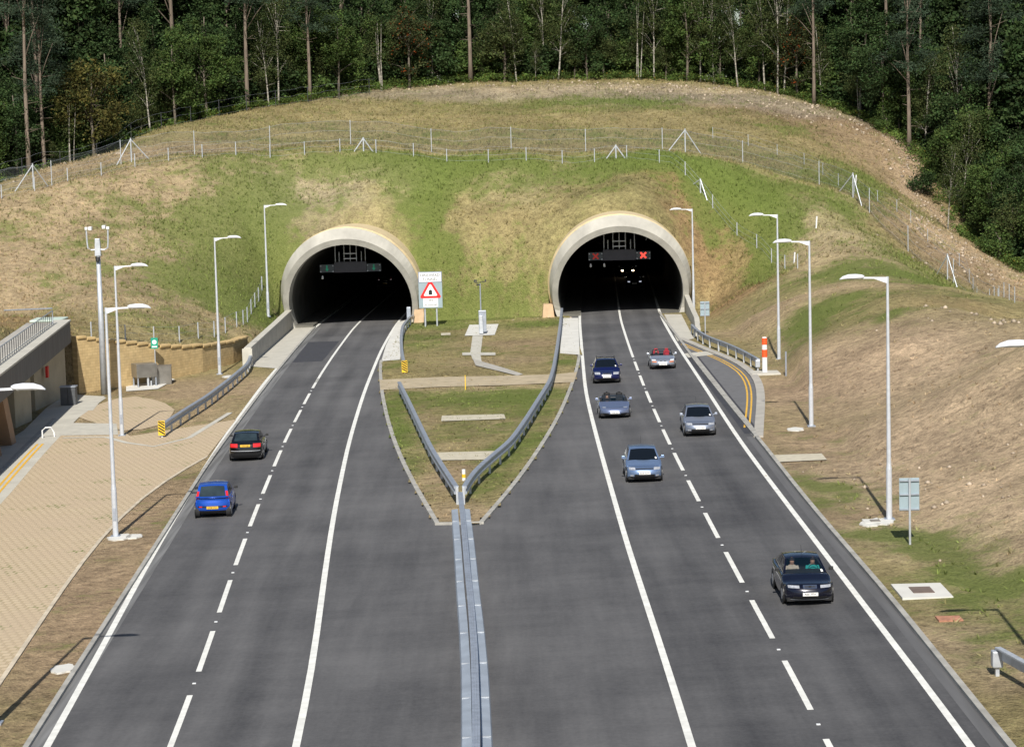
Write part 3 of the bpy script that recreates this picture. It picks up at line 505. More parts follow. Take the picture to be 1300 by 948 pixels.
g2 = noise(.5, ob, 5, .7); g2r = N.new('ShaderNodeMapRange'); g2r.interpolation_type = 'SMOOTHSTEP'; L.new(g2, g2r.inputs['Value']); g2r.inputs['From Min'].default_value = .56; g2r.inputs['From Max'].default_value = .70
gg = N.new('ShaderNodeMix'); gg.data_type = 'RGBA'; L.new(mth('MULTIPLY', g2r.outputs[0], br.outputs['Fac']), gg.inputs[0]); L.new(sandm.outputs[2], gg.inputs[6]); gg.inputs[7].default_value = (.16, .20, .06, 1); L.new(gg.outputs[2], b.inputs['Base Color'])
bp = N.new('ShaderNodeBump'); bp.inputs['Strength'].default_value = .7; bp.inputs['Distance'].default_value = .06; bp.invert = True; L.new(br.outputs['Fac'], bp.inputs['Height']); L.new(bp.outputs[0], b.inputs['Normal'])
edge = smooth_line([(-15.2, 45), (-16.0, 60)]+clean([(8, 857), (60, 775), (120, 690), (150, 655), (200, 612), (245, 588)])+[(-16.6, 122)], 4)
pth = smooth_line([(-23.2, 20), (-23.3, 75), (-24.3, 95)]+clean([(0, 646), (30, 605), (68, 562), (100, 530)]), 4)
sheet('block_paving', edge+[(-16.9, 138), (-22.5, 132.5)]+G2([(155, 545), (100, 545)])+[p for p in pth[::-1] if p[1] < 138], .012, gp)
sheet('block_paving', G2([(95, 528), (120, 515), (148, 506), (172, 503), (195, 507), (210, 512), (222, 520), (216, 530), (200, 540), (180, 545), (150, 547)]), .012, gp)
strip('edging_kerb', edge, .16, .014, mat('sandy edging', (.54, .47, .36), .9, var=.2, scale=1.5), .02)
sheet('service_path', [(x, y) for x, y in pth]+G2([(135, 505), (128, 503), (95, 501)])+[(-31.0, 156.8), (-30.9, 150), (-29.9, 138), (-29.6, 110), (-29.2, 20)], .016, mat('pale path asphalt', (.50, .48, .42), .9, var=.1, scale=.7))
A_, B_ = ribbon_pts(pth, -1.55, -1.55); strip('path_kerb', A_, .25, .022, M['kerb'], .02)
for off in (-.62, -.92):
    A_, B_ = ribbon_pts([p for p in pth if 70 < p[1] < 134], off, off); strip('path_yellow_line', A_, .14, .022, M['yellow_road'])
sheet('concrete_pad', G2([(100, 503), (133, 503), (118, 521), (86, 522)]), .022, M['concrete_pale'])
sheet('concrete_pad', G2([(84, 537), (148, 538), (150, 552), (74, 553)]), .024, M['concrete_pale'])
strip('drain_strip', G2([(80, 556), (135, 555), (160, 562), (195, 567), (240, 556), (292, 524)]), .35, .022, M['concrete_pale'])
sheet('cabinet_plinth', G2([(160, 497), (200, 494), (222, 482), (214, 479), (160, 488)]), .03, M['white_conc'])
# slabs and covers on the right verge
sheet('cover_slab', G2([(983, 578), (1043, 576), (1050, 584), (988, 587)]), .03, slab)
# ------------------------------------------------------------------ tunnel portals
def lean(z): return -max(0.0, z-.6)*.55       # the mouth leans forward over the road
def make_portal(p, label, side):
    root = empty('tunnel_portal', (p['x'], p['y'], p['z']), label, 'tunnel portal', rz=-p['a'])
    nA = 56
    def arc(R, zc, n=nA, zb=-.25, xo=0.0):
        a0 = -math.asin(min(1, (zc-zb)/R)); pts = [(R*math.cos(a0+(PI-2*a0)*i/n)+xo, zc+R*math.sin(a0+(PI-2*a0)*i/n)) for i in range(n+1)]
        return pts
    out, inn = arc(RO, ZO), arc(RI, ZI)
    def ring(ptsA, ptsB, fA, fB, name, m, smooth=False):
        n = len(ptsA); vs = [(x, fA(z), z) for x, z in ptsA]+[(x, fB(z), z) for x, z in ptsB]
        mb = MB(); mb.add(vs, [(i, i+1, n+i+1, n+i) for i in range(n-1)]); return mb, vs
    # concrete ring: front face, chamfer rising to the crown, returns
    mb = MB(); n = len(out); mid = arc(RI+.50, ZI+.02)
    mid = [(x if abs(x) < abs(o_[0]) else o_[0]*.999, min(z, o_[1]-.0)) for (x, z), o_ in zip(mid, out)]
    rows = [[(x, lean(z)+2.6, z) for x, z in out], [(x, lean(z)+.9, z) for x, z in out], [(x, lean(z), z) for x, z in mid], [(x, lean(z), z) for x, z in inn], [(x, lean(z)+2.4, z) for x, z in inn]]
    vs = [v for r in rows for v in r]; fs = [(r*n+i, r*n+i+1, (r+1)*n+i+1, (r+1)*n+i) for r in range(4) for i in range(n-1)]
    fs += [(0, n, 2*n, 3*n, 4*n), (n-1, 2*n-1, 3*n-1, 4*n-1, 5*n-1)]
    mb.add(vs, fs)
    rg = mb.build('portal_ring', M['portal'], root, smooth=False)
    # hood behind the ring, coated sandy yellow, and its back end inside the hill
    hood = arc(RO+.10, ZO+.0, xo=.10 if side < 0 else -.06); mb = MB(); rows = [[(x, lean(z)+1.3, z) for x, z in out], [(x, lean(z)+1.4, z) for x, z in hood], [(x, 17.0, z) for x, z in hood], [(x*1.04, 17.0, z) for x, z in inn]]
    vs = [v for r in rows for v in r]; mb.add(vs, [(r*n+i, r*n+i+1, (r+1)*n+i+1, (r+1)*n+i) for r in range(3) for i in range(n-1)])
    mb.build('hood', M['sand_render'], root, smooth=False)
    # lining
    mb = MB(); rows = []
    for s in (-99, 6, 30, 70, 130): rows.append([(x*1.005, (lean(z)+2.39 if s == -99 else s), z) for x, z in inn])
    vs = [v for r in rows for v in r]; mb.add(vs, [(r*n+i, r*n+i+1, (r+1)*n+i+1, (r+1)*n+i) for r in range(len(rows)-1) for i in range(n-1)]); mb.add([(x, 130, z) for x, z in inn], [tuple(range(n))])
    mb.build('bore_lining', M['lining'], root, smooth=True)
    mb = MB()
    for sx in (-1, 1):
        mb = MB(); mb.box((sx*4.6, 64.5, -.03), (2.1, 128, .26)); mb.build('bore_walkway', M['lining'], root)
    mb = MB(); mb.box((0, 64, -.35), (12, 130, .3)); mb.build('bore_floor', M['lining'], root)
    if side < 0:   # small steel plate cabinet and cable box at the right springing
        mb = MB(); mb.box((5.15, -.4, .95), (.35, .3, 1.3)); mb.build('cable_cabinet', M['galv'], root, bevel=.02)
    return root
M['portal'] = mat('portal concrete', (.45, .435, .39), .85, var=.2, scale=.6, bump=.15, detail=9)
make_portal(PORT[0], 'grey concrete tunnel mouth with yellow hood around the left carriageway', -1)
make_portal(PORT[1], 'grey concrete tunnel mouth with yellow hood around the right carriageway, under the red cross', 1)
# lane signal gantries hanging inside the mouths
def gantry(p, label, cross):
    g = empty('lane_signal_gantry', (p['x'], p['y']+.5, p['z']), label, 'lane signal', rz=-p['a'])
    zc = 5.25
    mb = MB(); mb.box((0, 0, zc), (2.9, .5, .95)); mb.build('message_panel', M['sign_panel'], g, bevel=.03)
    for sx in (-1, 1):
        mb = MB(); mb.box((sx*2.1, -.02, zc-.08), (1.3, .4, .72)); pn = mb.build('lane_signal', M['sign_panel2'], g, bevel=.03)
        if cross:
            c = MB()
            for a in (PI/4, -PI/4):
                for (w2,) in ((.07,),):
                    dx, dz = .34*math.cos(a), .34*math.sin(a); nx_, nz_ = -math.sin(a)*w2, math.cos(a)*w2
                    y0 = -.25-(.004 if a > 0 else .008)
                    vs = [(sx*2.1-dx-nx_, y0, zc-.08-dz-nz_), (sx*2.1+dx-nx_, y0, zc-.08+dz-nz_), (sx*2.1+dx+nx_, y0, zc-.08+dz+nz_), (sx*2.1-dx+nx_, y0, zc-.08-dz+nz_)]
                    c.add(vs+[(a_, y0+.03, b_) for a_, _, b_ in vs], [(0, 1, 2, 3), (0, 4, 5, 1), (1, 5, 6, 2), (2, 6, 7, 3), (3, 7, 4, 0), (4, 7, 6, 5)])
            c.build('red_cross', M['led_red'] if sx > 0 else M['led_dim'], pn)
        else:
            c = MB(); y0 = -.25; x0 = sx*2.1; z0 = zc-.08
            vs = [(x0-.05, y0, z0+.28), (x0+.05, y0, z0+.28), (x0+.05, y0, z0-.05), (x0+.17, y0, z0-.05), (x0, y0, z0-.26), (x0-.17, y0, z0-.05), (x0-.05, y0, z0-.05)]
            c.add(vs+[(a_, y0+.03, b_) for a_, _, b_ in vs], [(0, 1, 2, 6), (3, 4, 5), (7, 8, 9, 13), (10, 11, 12), (0, 7, 8, 1), (3, 10, 11, 4), (4, 11, 12, 5)]); c.build('green_arrow', M['led_green'], pn)
        for dx in (-.55, .55):
            for dz in (-.28, .22): lb = MB(); lb.box((sx*2.1+dx, -.27, zc-.08+dz), (.10, .06, .10)); lb.build('corner_lantern', M['galv_light'], pn)
    for x in (-1.35, -1.0, -.55, 0, .55, 1.0, 1.35): mb = MB(); mb.tube([(x, 0, zc+.45), (x, 0, 7.35-.05*abs(x)**2-(0 if abs(x) < .6 or abs(x) > 1.1 else .7))], .045); mb.build('hanger', M['galv_light'], g)
    for z in (zc+.75, zc+1.2): mb = MB(); mb.box((0, 0, z), (1.2, .1, .09)); mb.build('hanger_rail', M['galv_light'], g)
    for x in ((-2.55, -1.35) if cross else (-2.5,)): mb = MB(); mb.tube([(x, -.3, zc-.75), (x, -.42, zc-.98)], [.07, .09], 8); mb.build('lantern', M['white_paint'], g)
    return g
M['sign_panel'] = mat('matrix sign face', (.045, .045, .06), .5); M['sign_panel2'] = mat('lane signal face', (.06, .075, .09), .5)
M['led_red'] = mat('lit red lamps', (.6, .02, .02), .5, emit=(1, .06, .04), estr=1.6); M['led_dim'] = mat('dim red lamps', (.25, .02, .02), .5, emit=(1, .05, .03), estr=.13); M['led_green'] = mat('dim green lamps', (.01, .25, .15), .5, emit=(.02, .8, .4), estr=.07)
gantry(PORT[0], 'lane signals with green arrows hanging in the left tunnel mouth', False)
gantry(PORT[1], 'lane signals with a bright red cross hanging in the right tunnel mouth', True)
# ------------------------------------------------------------------ walls
def wall(name, pts, tops, thick, m, label, cat, coping=None, cop_w=.5, cop_h=.18, seg=None, foot_h=0):
    mb = MB(); root = empty(name, on(*pts[0]), label, cat); o = Vector(on(*pts[0])); A, B = ribbon_pts(pts, -thick/2, thick/2); n = len(pts)
    vs = [Vector(on(x, y, -.1))-o for x, y in A]+[Vector(on(A[i][0], A[i][1], tops[i]))-o for i in range(n)]+[Vector(on(B[i][0], B[i][1], tops[i]))-o for i in range(n)]+[Vector(on(x, y, -.1))-o for x, y in B]
    fs = [(r*n+i, r*n+i+1, (r+1)*n+i+1, (r+1)*n+i) for r in range(3) for i in range(n-1)]+[(0, n, 2*n, 3*n), (n-1, 2*n-1, 3*n-1, 4*n-1)]
    mb.add(vs, fs); wf = mb.build('wall_face', m, root); cum = [0]
    for i in range(n-1): cum.append(cum[-1]+math.hypot(pts[i+1][0]-pts[i][0], pts[i+1][1]-pts[i][1]))
    uv = wf.data.uv_layers.new(name='UVMap')
    for lp in wf.data.loops: vi_ = lp.vertex_index; uv.data[lp.index].uv = (cum[vi_ % n], wf.data.vertices[vi_].co.z)
    return root, o
rw = []; rh = []
for i in range(len(wall_pts)-1):
    for k in range(4): t = k/4; rw.append((wall_pts[i][0]*(1-t)+wall_pts[i+1][0]*t, wall_pts[i][1]*(1-t)+wall_pts[i+1][1]*t)); rh.append(wall_h[i]*(1-t)+wall_h[i+1]*t)
rw.append(wall_pts[-1]); rh.append(wall_h[-1])
M['stonewall'] = bpy.data.materials.new('sandstone block walling'); N, L, b = nodes(M['stonewall']); b.inputs['Roughness'].default_value = .95
tc = N.new('ShaderNodeTexCoord'); mp = N.new('ShaderNodeMapping'); L.new(tc.outputs['UV'], mp.inputs[0])
br = N.new('ShaderNodeTexBrick'); br.inputs['Scale'].default_value = 1; br.inputs['Brick Width'].default_value = .45; br.inputs['Row Height'].default_value = .2; br.inputs['Mortar Size'].default_value = .02
br.inputs['Color1'].default_value = (.58, .43, .22, 1); br.inputs['Color2'].default_value = (.53, .385, .19, 1); br.inputs['Mortar'].default_value = (.47, .34, .165, 1); L.new(mp.outputs[0], br.inputs['Vector'])
n_ = N.new('ShaderNodeTexNoise'); n_.inputs['Scale'].default_value = 2.2; n_.inputs['Detail'].default_value = 6; L.new(tc.outputs['Object'], n_.inputs['Vector'])
mv = N.new('ShaderNodeVectorMath'); mv.operation = 'SCALE'; L.new(br.outputs['Color'], mv.inputs[0]); L.new(mth('ADD', mth('MULTIPLY', n_.outputs['Fac'], .7), .65), mv.inputs['Scale']); L.new(mv.outputs[0], b.inputs['Base Color'])
bp = N.new('ShaderNodeBump'); bp.inputs['Distance'].default_value = .05; bp.inputs['Strength'].default_value = .6; L.new(n_.outputs['Fac'], bp.inputs['Height']); L.new(bp.outputs[0], b.inputs['Normal'])
root, o = wall('retaining_wall', rw, rh, .55, M['stonewall'], 'long sandy yellow block retaining wall curving below the left grass slope', 'wall')
for i in range(len(rw)-1):
    a, c = Vector(on(rw[i][0], rw[i][1], rh[i]))-o, Vector(on(rw[i+1][0], rw[i+1][1], rh[i+1]))-o
    mb = MB(); d = (c-a); an = math.atan2(d.y, d.x); Lh = math.hypot(d.x, d.y)
    zt = max(a.z, c.z)-(.0 if i > 10 else .12)
    mb.box(((a.x+c.x)/2, (a.y+c.y)/2, zt+.10), (Lh*.97, .75, .2), an); cp_ = mb.build('coping_stone', M['sandcap'] if 'sandcap' in M else M['stone'], root, bevel=.05)
# parapet beside the left portal
pp = [(-19.95, 171.5), (-19.9, 180), (-19.85, 190), (-19.8, 203.0)]
root, o = wall('parapet_wall', pp, [1.25, 1.35, 1.45, 1.6], .38, M['concrete'], 'smooth grey concrete parapet leading into the left portal', 'wall')
mb = MB(); A, B = ribbon_pts(pp, -.27, .27); hh = [1.25, 1.35, 1.45, 1.6]
vs = [Vector(on(A[i][0], A[i][1], hh[i]+.003))-o for i in range(4)]+[Vector(on(A[i][0], A[i][1], hh[i]+.12))-o for i in range(4)]+[Vector(on(B[i][0], B[i][1], hh[i]+.12))-o for i in range(4)]+[Vector(on(B[i][0], B[i][1], hh[i]+.003))-o for i in range(4)]
mb.add(vs, [(r*4+i, r*4+i+1, (r+1)*4+i+1, (r+1)*4+i) for r in range(3) for i in range(3)]+[(3*4+i, i, i+1, 3*4+i+1) for i in range(3)]+[(0, 4, 8, 12), (3, 7, 11, 15)]); mb.build('coping', M['concrete_pale'], root)
mb = MB(); mb.box((.0, -.15, .62), (.75, .35, 1.36)); mb.build('end_block', M['concrete_pale'], root)
# wing wall beside the right portal
pq = [(15.55, 200.2), (15.3, 192), (15.0, 183), (14.6, 177)]
root, o = wall('wing_wall', pq, [1.5, 1.1, .9, .55], .4, M['concrete_pale'], 'short pale concrete wing wall beside the right portal', 'wall')
for x, y, l in ((-8.15, 203.0, 'tan sloping concrete block right of the left portal'), (3.35, 201.6, 'tan sloping concrete block left of the right portal')):
    mb = MB(); mb.box((0, 0, .55), (1.1, 2.4, 1.3), 0, 0, .75, .5); q = mb.build('wing_block', M['peach'] if 'peach' in M else mat('peach concrete', (.48, .34, .21), .9, var=.1), None, bevel=.03); q.location = on(x, y); tag(q, l, 'concrete block')
# ------------------------------------------------------------------ service building
bl = empty('service_building', on(-30, 132, 0), 'low service building with grey boarded fascia beside the left service path', 'building'); bo = Vector(on(-30, 132, 0))
def eav(y): return -27.0-(y-108)*.0685 if y > 108 else -27.0   # line of the overhanging roof edge
def roofz(y): return 4.0+(y-124.6)*.0125+.75
ys = [60, 90, 108, 124.6, 140, 156.3]
def band(name, dx0, dx1, z0, z1, m, y0=60, y1=156.3):
    mb = MB(); yy = [y for y in ys if y0 <= y <= y1]; n = len(yy)
    pr = [(dx0, z0), (dx0, z1), (dx1, z1), (dx1, z0)]
    vs = [Vector((eav(y)+dx, y, base(-29)+roofz(y)+z))-bo for dx, z in pr for y in yy]
    mb.add(vs, [(r*n+i, r*n+i+1, ((r+1) % 4)*n+i+1, ((r+1) % 4)*n+i) for r in range(4) for i in range(n-1)]+[(0, n, 2*n, 3*n), (n-1, 2*n-1, 3*n-1, 4*n-1)]); return mb.build(name, m, bl)
band('fascia', 0, -.25, -1.45, 0, M['cladding']); band('coping', .06, -1.1, .003, .12, M['concrete_pale']); band('roof', -.253, -3.0, -.35, -.05, M['concrete'])
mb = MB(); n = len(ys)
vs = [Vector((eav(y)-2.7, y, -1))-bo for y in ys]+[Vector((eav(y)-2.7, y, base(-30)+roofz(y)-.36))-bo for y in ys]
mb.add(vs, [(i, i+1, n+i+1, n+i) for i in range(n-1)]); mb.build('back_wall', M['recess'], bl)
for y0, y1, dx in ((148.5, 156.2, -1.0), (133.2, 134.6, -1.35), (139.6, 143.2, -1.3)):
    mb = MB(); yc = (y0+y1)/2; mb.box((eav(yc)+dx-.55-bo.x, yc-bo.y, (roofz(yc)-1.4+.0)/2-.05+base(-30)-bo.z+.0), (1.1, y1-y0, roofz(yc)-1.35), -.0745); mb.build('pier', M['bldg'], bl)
for y0 in (129.5, 124.0, 117):
    mb = MB(); a = Vector((eav(y0)-1.1, y0+2.2, base(-30)-.02))-bo; c = Vector((eav(y0)-1.0, y0-.4, base(-30)+roofz(y0)-1.38))-bo
    vs = []
    for q in (a, c):
        for dx, dy in ((-.45, -.6), (.45, -.6), (.45, .6), (-.45, .6)): vs.append(q+Vector((dx, dy, 0)))
    mb.add(vs, [(0, 3, 2, 1), (4, 5, 6, 7), (0, 1, 5, 4), (1, 2, 6, 5), (2, 3, 7, 6), (3, 0, 4, 7)]); mb.build('slanted_column', M['bldg_brown'], bl)
mb = MB(); mb.box((eav(151)-.95+.03-bo.x, 150.5-bo.y, 2.3), (.16, .42, .75)); mb.build('red_alarm_box', M['red_paint'], bl)
rl = MB(); bal = MB(); y = 100.0
rl.tube([Vector((eav(y)-.75, y, base(-29)+roofz(y)+1.05))-bo for y in (100, 108, 124.6, 140, 153)], .035, 6); rl.tube([Vector((eav(y)-.75, y, base(-29)+roofz(y)+.25))-bo for y in (100, 108, 124.6, 140, 153)], .025, 6)
rg_ = empty('guard_rail', bo, 'grey baluster guard rail along the service building roof', 'railing')
while y < 153.2:
    q = Vector((eav(y)-.75, y, base(-29)+roofz(y)+.1))-bo; bal = MB(); bal.tube([q, q+Vector((0, 0, .95))], .022, 5, cap=False); bal.build('baluster', M['dark_steel'], rg_); y += .9
e_ = Vector((eav(153)-.75, 153, base(-29)+roofz(153)+1.05))-bo
rl.tube([e_, e_+Vector((0, 0, -.95))], .035, 6); rl.tube([e_+Vector((0, 0, .15)), e_+Vector((-3.6, 1.6, -.02))], .045, 6)
rl.build('handrail', M['galv'], rg_)
# pale slab on the ground behind the rail
q = hit(62, 403); mb = MB(); mb.box((0, 0, 0), (2.2, 2.6, .16)); s_ = mb.build('concrete_hatch', mat('pale green hatch', (.52, .62, .55), .6), None, bevel=.05)
q = P(62, 403, 158); s_.location = (q.x, q.y, max(q.z-.15, hz(q.x, q.y)+.1)); tag(s_, 'pale green flat hatch on the bank behind the roof railing', 'hatch')
# ------------------------------------------------------------------ lamps
def make_lamp():
    r = empty('street_lamp', (0, 0, 0)); mb = MB()
    mb.tube([(0, 0, 0), (0, 0, 2.1)], [.125, .12], 12); mb.tube([(0, 0, 2.1), (0, 0, 2.3), (0, 0, 10.0)], [.12, .095, .052], 10, cap=True); mb.build('pole', M['pole'], r, smooth=False)
    mb = MB(); mb.box((0, 0, .02), (.42, .42, .06)); mb.build('base_plate', M['galv'], r); mb = MB(); mb.box((0, -.125, 1.0), (.13, .02, .55)); mb.build('access_door', M['galv'], r)
    mb = MB(); mb.add([(0, -.035, 9.98), (0, .035, 9.98), (1.25, .03, 10.02), (1.25, -.03, 10.02), (0, -.035, 9.72), (0, .035, 9.72), (.55, .03, 9.93), (.55, -.03, 9.93), (1.25, -.03, 9.95), (1.25, .03, 9.95)],
                     [(0, 1, 2, 3), (0, 4, 7, 3), (3, 7, 8), (1, 5, 6, 2), (2, 6, 9), (4, 5, 6, 7), (7, 6, 9, 8), (3, 2, 9, 8), (0, 1, 5, 4)]); mb.build('bracket', M['lamp_white'], r)
    mb = MB(); st = [(.95, .06, .05, .0), (1.05, .13, .11, -.02), (1.3, .17, .14, -.02), (1.6, .17, .13, -.02), (1.82, .13, .09, -.05), (1.95, .04, .03, -.09)]; n = 12; vs = []
    for x, w_, h_, dz in st:
        for k in range(n):
            a = 2*PI*k/n; zz = math.sin(a); vs.append((x, w_*math.cos(a), 10.02+dz+(h_*zz if zz > 0 else h_*.45*zz)))
    mb.add(vs, [(i*n+k, i*n+(k+1) % n, (i+1)*n+(k+1) % n, (i+1)*n+k) for i in range(len(st)-1) for k in range(n)]+[tuple(range(n)), tuple((len(st)-1)*n+k for k in range(n))])
    hd = mb.build('lantern_head', M['lamp_white'], r, smooth=True)
    mb = MB(); mb.box((1.42, 0, 9.955), (.62, .2, .05)); mb.build('lens', mat('lantern lens', (.55, .56, .55), .3), hd, bevel=.02)
    return r
lamp0 = make_lamp()
LAMPS = [(( -15.6, 66.2), 1, 0, 'nearest left hand street lamp, only its white head reaching in beside the building'),
 (G2([(147, 681)])[0], 1, 0, 'tall street lamp on the bare soil strip left of the blue hatchback'),
 (G2([(155, 553)])[0], 1, 0, 'street lamp on the block paving just right of the camera mast'),
 (G2([(279, 475)])[0], 1, 0, 'street lamp at the bend of the left crash barrier, before the yellow wall'),
 ((-20.9, 196), 1, .5, 'street lamp rising behind the left concrete parapet by the tunnel mouth'),
 ((15.5, 63.4), -1, 0, 'nearest right hand street lamp, only its white head reaching in over the bank'),
 (G2([(1129, 659)])[0], -1, 0, 'tall street lamp beside the square grey sign back on the right verge'),
 (G2([(1030, 541)])[0], -1, 0, 'street lamp on the right verge beyond the pale cover slab'),
 (G2([(989, 456)])[0], -1, 0, 'street lamp just behind the red and white marker post'),
 ((15.95, 197.5), -1, .5, 'street lamp standing against the right side of the right tunnel mouth')]
LAMP_H = {4: 9.6, 9: 9.1}
for i, ((x, y), dirn, lift, lb) in enumerate(LAMPS):
    o = lamp0 if i == 0 else copy_tree(lamp0)
    o.location = (x, y, max(base(x), hz(x, y))); o.rotation_euler = (0, 0, 0 if dirn > 0 else PI); tag(o, lb, 'street lamp', 'street lamps along the road')
    k = LAMP_H.get(i)
    if k: o.scale = (1, 1, k/10.0)
for i, (px, py, s_) in enumerate(((152, 682, 1.0), (170, 681, .7), (290, 478, .9), (1119, 662, 1.0), (1010, 545, .9), (80, 849, .8), (560, 424, 0), (1104, 665, .8))):
    if not s_: continue
    mb = MB(); n = 18; x, y = G2([(px, py)])[0]
    mb.prism([(x+s_*.5*math.cos(2*PI*k/n)*(1+.14*math.sin(3*k+i)), y+s_*.75*math.sin(2*PI*k/n)*(1+.12*math.cos(2*k+i))) for k in range(n)], lambda a, b_: max(base(a), 0*b_+base(a))-.05, lambda a, b_: base(a)+.035)
    tag(mb.build('concrete_collar', M['white_conc']), kind='structure')
# chambers on the right verge
def chamber(px, py, w_, d_, m_in, lb, rz=0.0):
    q = hit(px, py); r = empty('drain_chamber', (q.x, q.y, q.z), lb, 'drain cover', rz=rz)
    mb = MB(); mb.box((0, 0, .0), (w_, d_, .12)); mb.build('surround', M['white_conc'], r); mb = MB(); mb.box((0, 0, .07), (w_*.42, d_*.42, .03)); mb.build('cover', m_in, r)
    return r
chamber(1170, 751, 1.75, 2.4, mat('rusty cover', (.16, .12, .10), .8), 'square white concrete drain surround with dark cover on the right verge')
chamber(1111, 663.5, .95, 1.0, mat('dark cover', (.22, .2, .18), .8), 'small oval drain cover at the foot of the near right lamp')
q = hit(1205, 787); mb = MB(); mb.box((0, 0, 0), (.8, .7, .1)); o = mb.build('brick_pad', mat('red brick pad', (.40, .19, .12), .9, var=.3, scale=6)); o.location = q; tag(o, 'small red brick pad in the grass beyond the lamp shadow', 'brick pad')
# ------------------------------------------------------------------ crash barriers
BEAM = [(0, .20), (.06, .17), (.06, .10), (.015, .05), (.015, -.05), (.06, -.10), (.06, -.17), (0, -.20), (-.03, -.17), (-.03, .17)]
def barrier(path, label, name='crash_barrier', h=.62, side=1, posts=2.4, chev=False, end=False, m=None, zoff=0.0, closed_posts=True, double=False):
    path = [(x, y) for x, y in path]; r0 = path[0]; root = empty(name, (r0[0], r0[1], max(base(r0[0]), 0*r0[1]+base(r0[0]))), label, 'crash barrier'); o = Vector(root.location)
    sp = smooth_line(path, 1.2, 2)
    def zz(x, y): return max(base(x), hz(x, y))+zoff
    pth_ = [Vector((x, y, zz(x, y)+h))-o for x, y in sp]
    mb = MB(); mb.extr([(side*(.09+a), b_) for a, b_ in BEAM], pth_, closed=True)
    if double: mb.extr([(-side*(.09+a), b_) for a, b_ in BEAM], pth_, closed=True)
    mb.extr([(-.07, .14), (.07, .14), (.07, .19), (-.07, .19)], pth_)
    mb.build('beam', m or M['galv'], root)
    acc = 0; last = sp[0]; k = 0
    for i, p in enumerate(sp):
        acc += math.hypot(p[0]-last[0], p[1]-last[1]); last = p
        if acc >= posts or i == 0:
            acc = 0; z = zz(*p); mb = MB(); mb.box(Vector((p[0], p[1], z+h/2+.02))-o, (.11, .14, h+.25)); mb.build('post', M['galv_light'], root)
    if chev:
        p, q = sp[0], sp[1]; z = zz(*p); c = Vector((p[0], p[1]-.12, z+.56))-o; mb = MB(); mb.box(c, (.40, .04, .85)); pl = mb.build('chevron_plate', M['chev_y'], root)
        mb = MB()
        for kk in range(5):
            zb = -.38+kk*.17
            lx, rx = -.18, .18; v0 = max(-.44, min(.44, zb+.13)); vs = [(lx, zb+.20), (lx, zb+.29), (rx, zb+.06), (rx, zb-.03)]
            vs = [(a, max(-.41, min(.41, b_))) for a, b_ in vs]
            mb.add([c+Vector((a, -.024, b_)) for a, b_ in vs]+[c+Vector((a, -.018, b_)) for a, b_ in vs], [(0, 1, 2, 3), (4, 7, 6, 5), (0, 4, 5, 1), (1, 5, 6, 2), (2, 6, 7, 3), (3, 7, 4, 0)])
        mb.build('chevron_stripes', M['sign_black'], pl)
    if end:
        p = sp[0] if end == 1 else sp[-1]; mb = MB(); mb.box(Vector((p[0], p[1], zz(*p)+h*.75))-o, (.32, .32, .5)); mb.build('end_terminal', M['galv_light'], root, bevel=.04)
    return root
barrier(G2([(206, 555), (235, 535), (262, 518), (290, 496), (315, 474)])+[(-19.75, 171.2)], 'grey crash barrier with yellow chevron end on the left verge', chev=True, side=1)
barrier(G2([(514, 475), (511, 458), (510, 440), (512, 425), (522, 412)])+[(-8.6, 202)], 'short crash barrier with yellow chevron end beside the left tunnel mouth', chev=True, side=-1)
barrier(G2([(581, 642), (567, 620), (549, 590), (535, 560), (520, 527), (508, 502)]), 'crash barrier forming the left arm of the Y on the grass island', side=-1, h=.72)
barrier(G2([(589, 642), (600, 622), (622, 602), (648, 580), (668, 550), (686, 520), (698, 500), (703, 480), (707, 455), (711, 425), (713, 404)]), 'long crash barrier forming the right arm of the Y, running to the right tunnel mouth', side=1, h=.72)
barrier(G2([(878, 424), (885, 432), (900, 441), (925, 450), (945, 460), (962, 470)])[0:6], 'curved crash barrier behind the lay-by', side=-1, h=.6, end=2)
barrier([(14.1, 65.9), (15.0, 61), (15.6, 55)], 'stub of bright crash barrier at the lower right corner', side=-1, h=.66, end=1, m=M['galv_light'])
# central spine: twin beams on a steel trough
spn = [(-1.05, 45), (-1.2, 60)]+G2([(603, 857), (599, 800), (594, 750), (590, 700), (585, 650)]); spn = sorted(spn, key=lambda p: p[1])
sp_root = empty('central_barrier', on(*spn[-1]), 'long blue grey central crash barrier running down between the carriageways', 'crash barrier'); o_ = Vector(sp_root.location)
ss = smooth_line(spn, 1.2, 1)
mb = MB()
for sd in (-.05, .05): mb.extr([(sd*.6+a*.55*(1 if sd > 0 else -1), b_) for a, b_ in BEAM], [Vector(on(x, y, .72))-o_ for x, y in ss])
mb.extr([(-.11, .86), (.11, .86), (.11, .91), (-.11, .91)], [Vector(on(x, y, 0))-o_ for x, y in ss]); mb.build('beam', M['galv'], sp_root)
acc = 99; last = ss[0]
for p in ss:
    acc += math.hypot(p[0]-last[0], p[1]-last[1]); last = p
    if acc >= 2.4: acc = 0; mb = MB(); mb.box(Vector(on(p[0], p[1], .42))-o_, (.12, .14, .86)); mb.build('post', M['galv_light'], sp_root)
mb = MB(); jt = MB()
for sd in (-1, 1): mb.extr([(sd*.13, .0), (sd*.13, .16), (sd*.40, .13), (sd*.44, .0)], [Vector(on(x, y, 0))-o_ for x, y in ss])
mb.build('base_channel', mat('blue grey channel steel', (.36, .41, .48), .5, .2, var=.15, scale=1), sp_root)
for sd in (-1, 1):
    yy = 57.0
    while yy < 98: x = polyline_at(ss, yy); jt = MB(); jt.box(Vector(on(x+sd*.265, yy, .15))-o_, (.27, .09, .03)); jt.build('joint_plate', M['galv_light'], sp_root); yy += 4.4
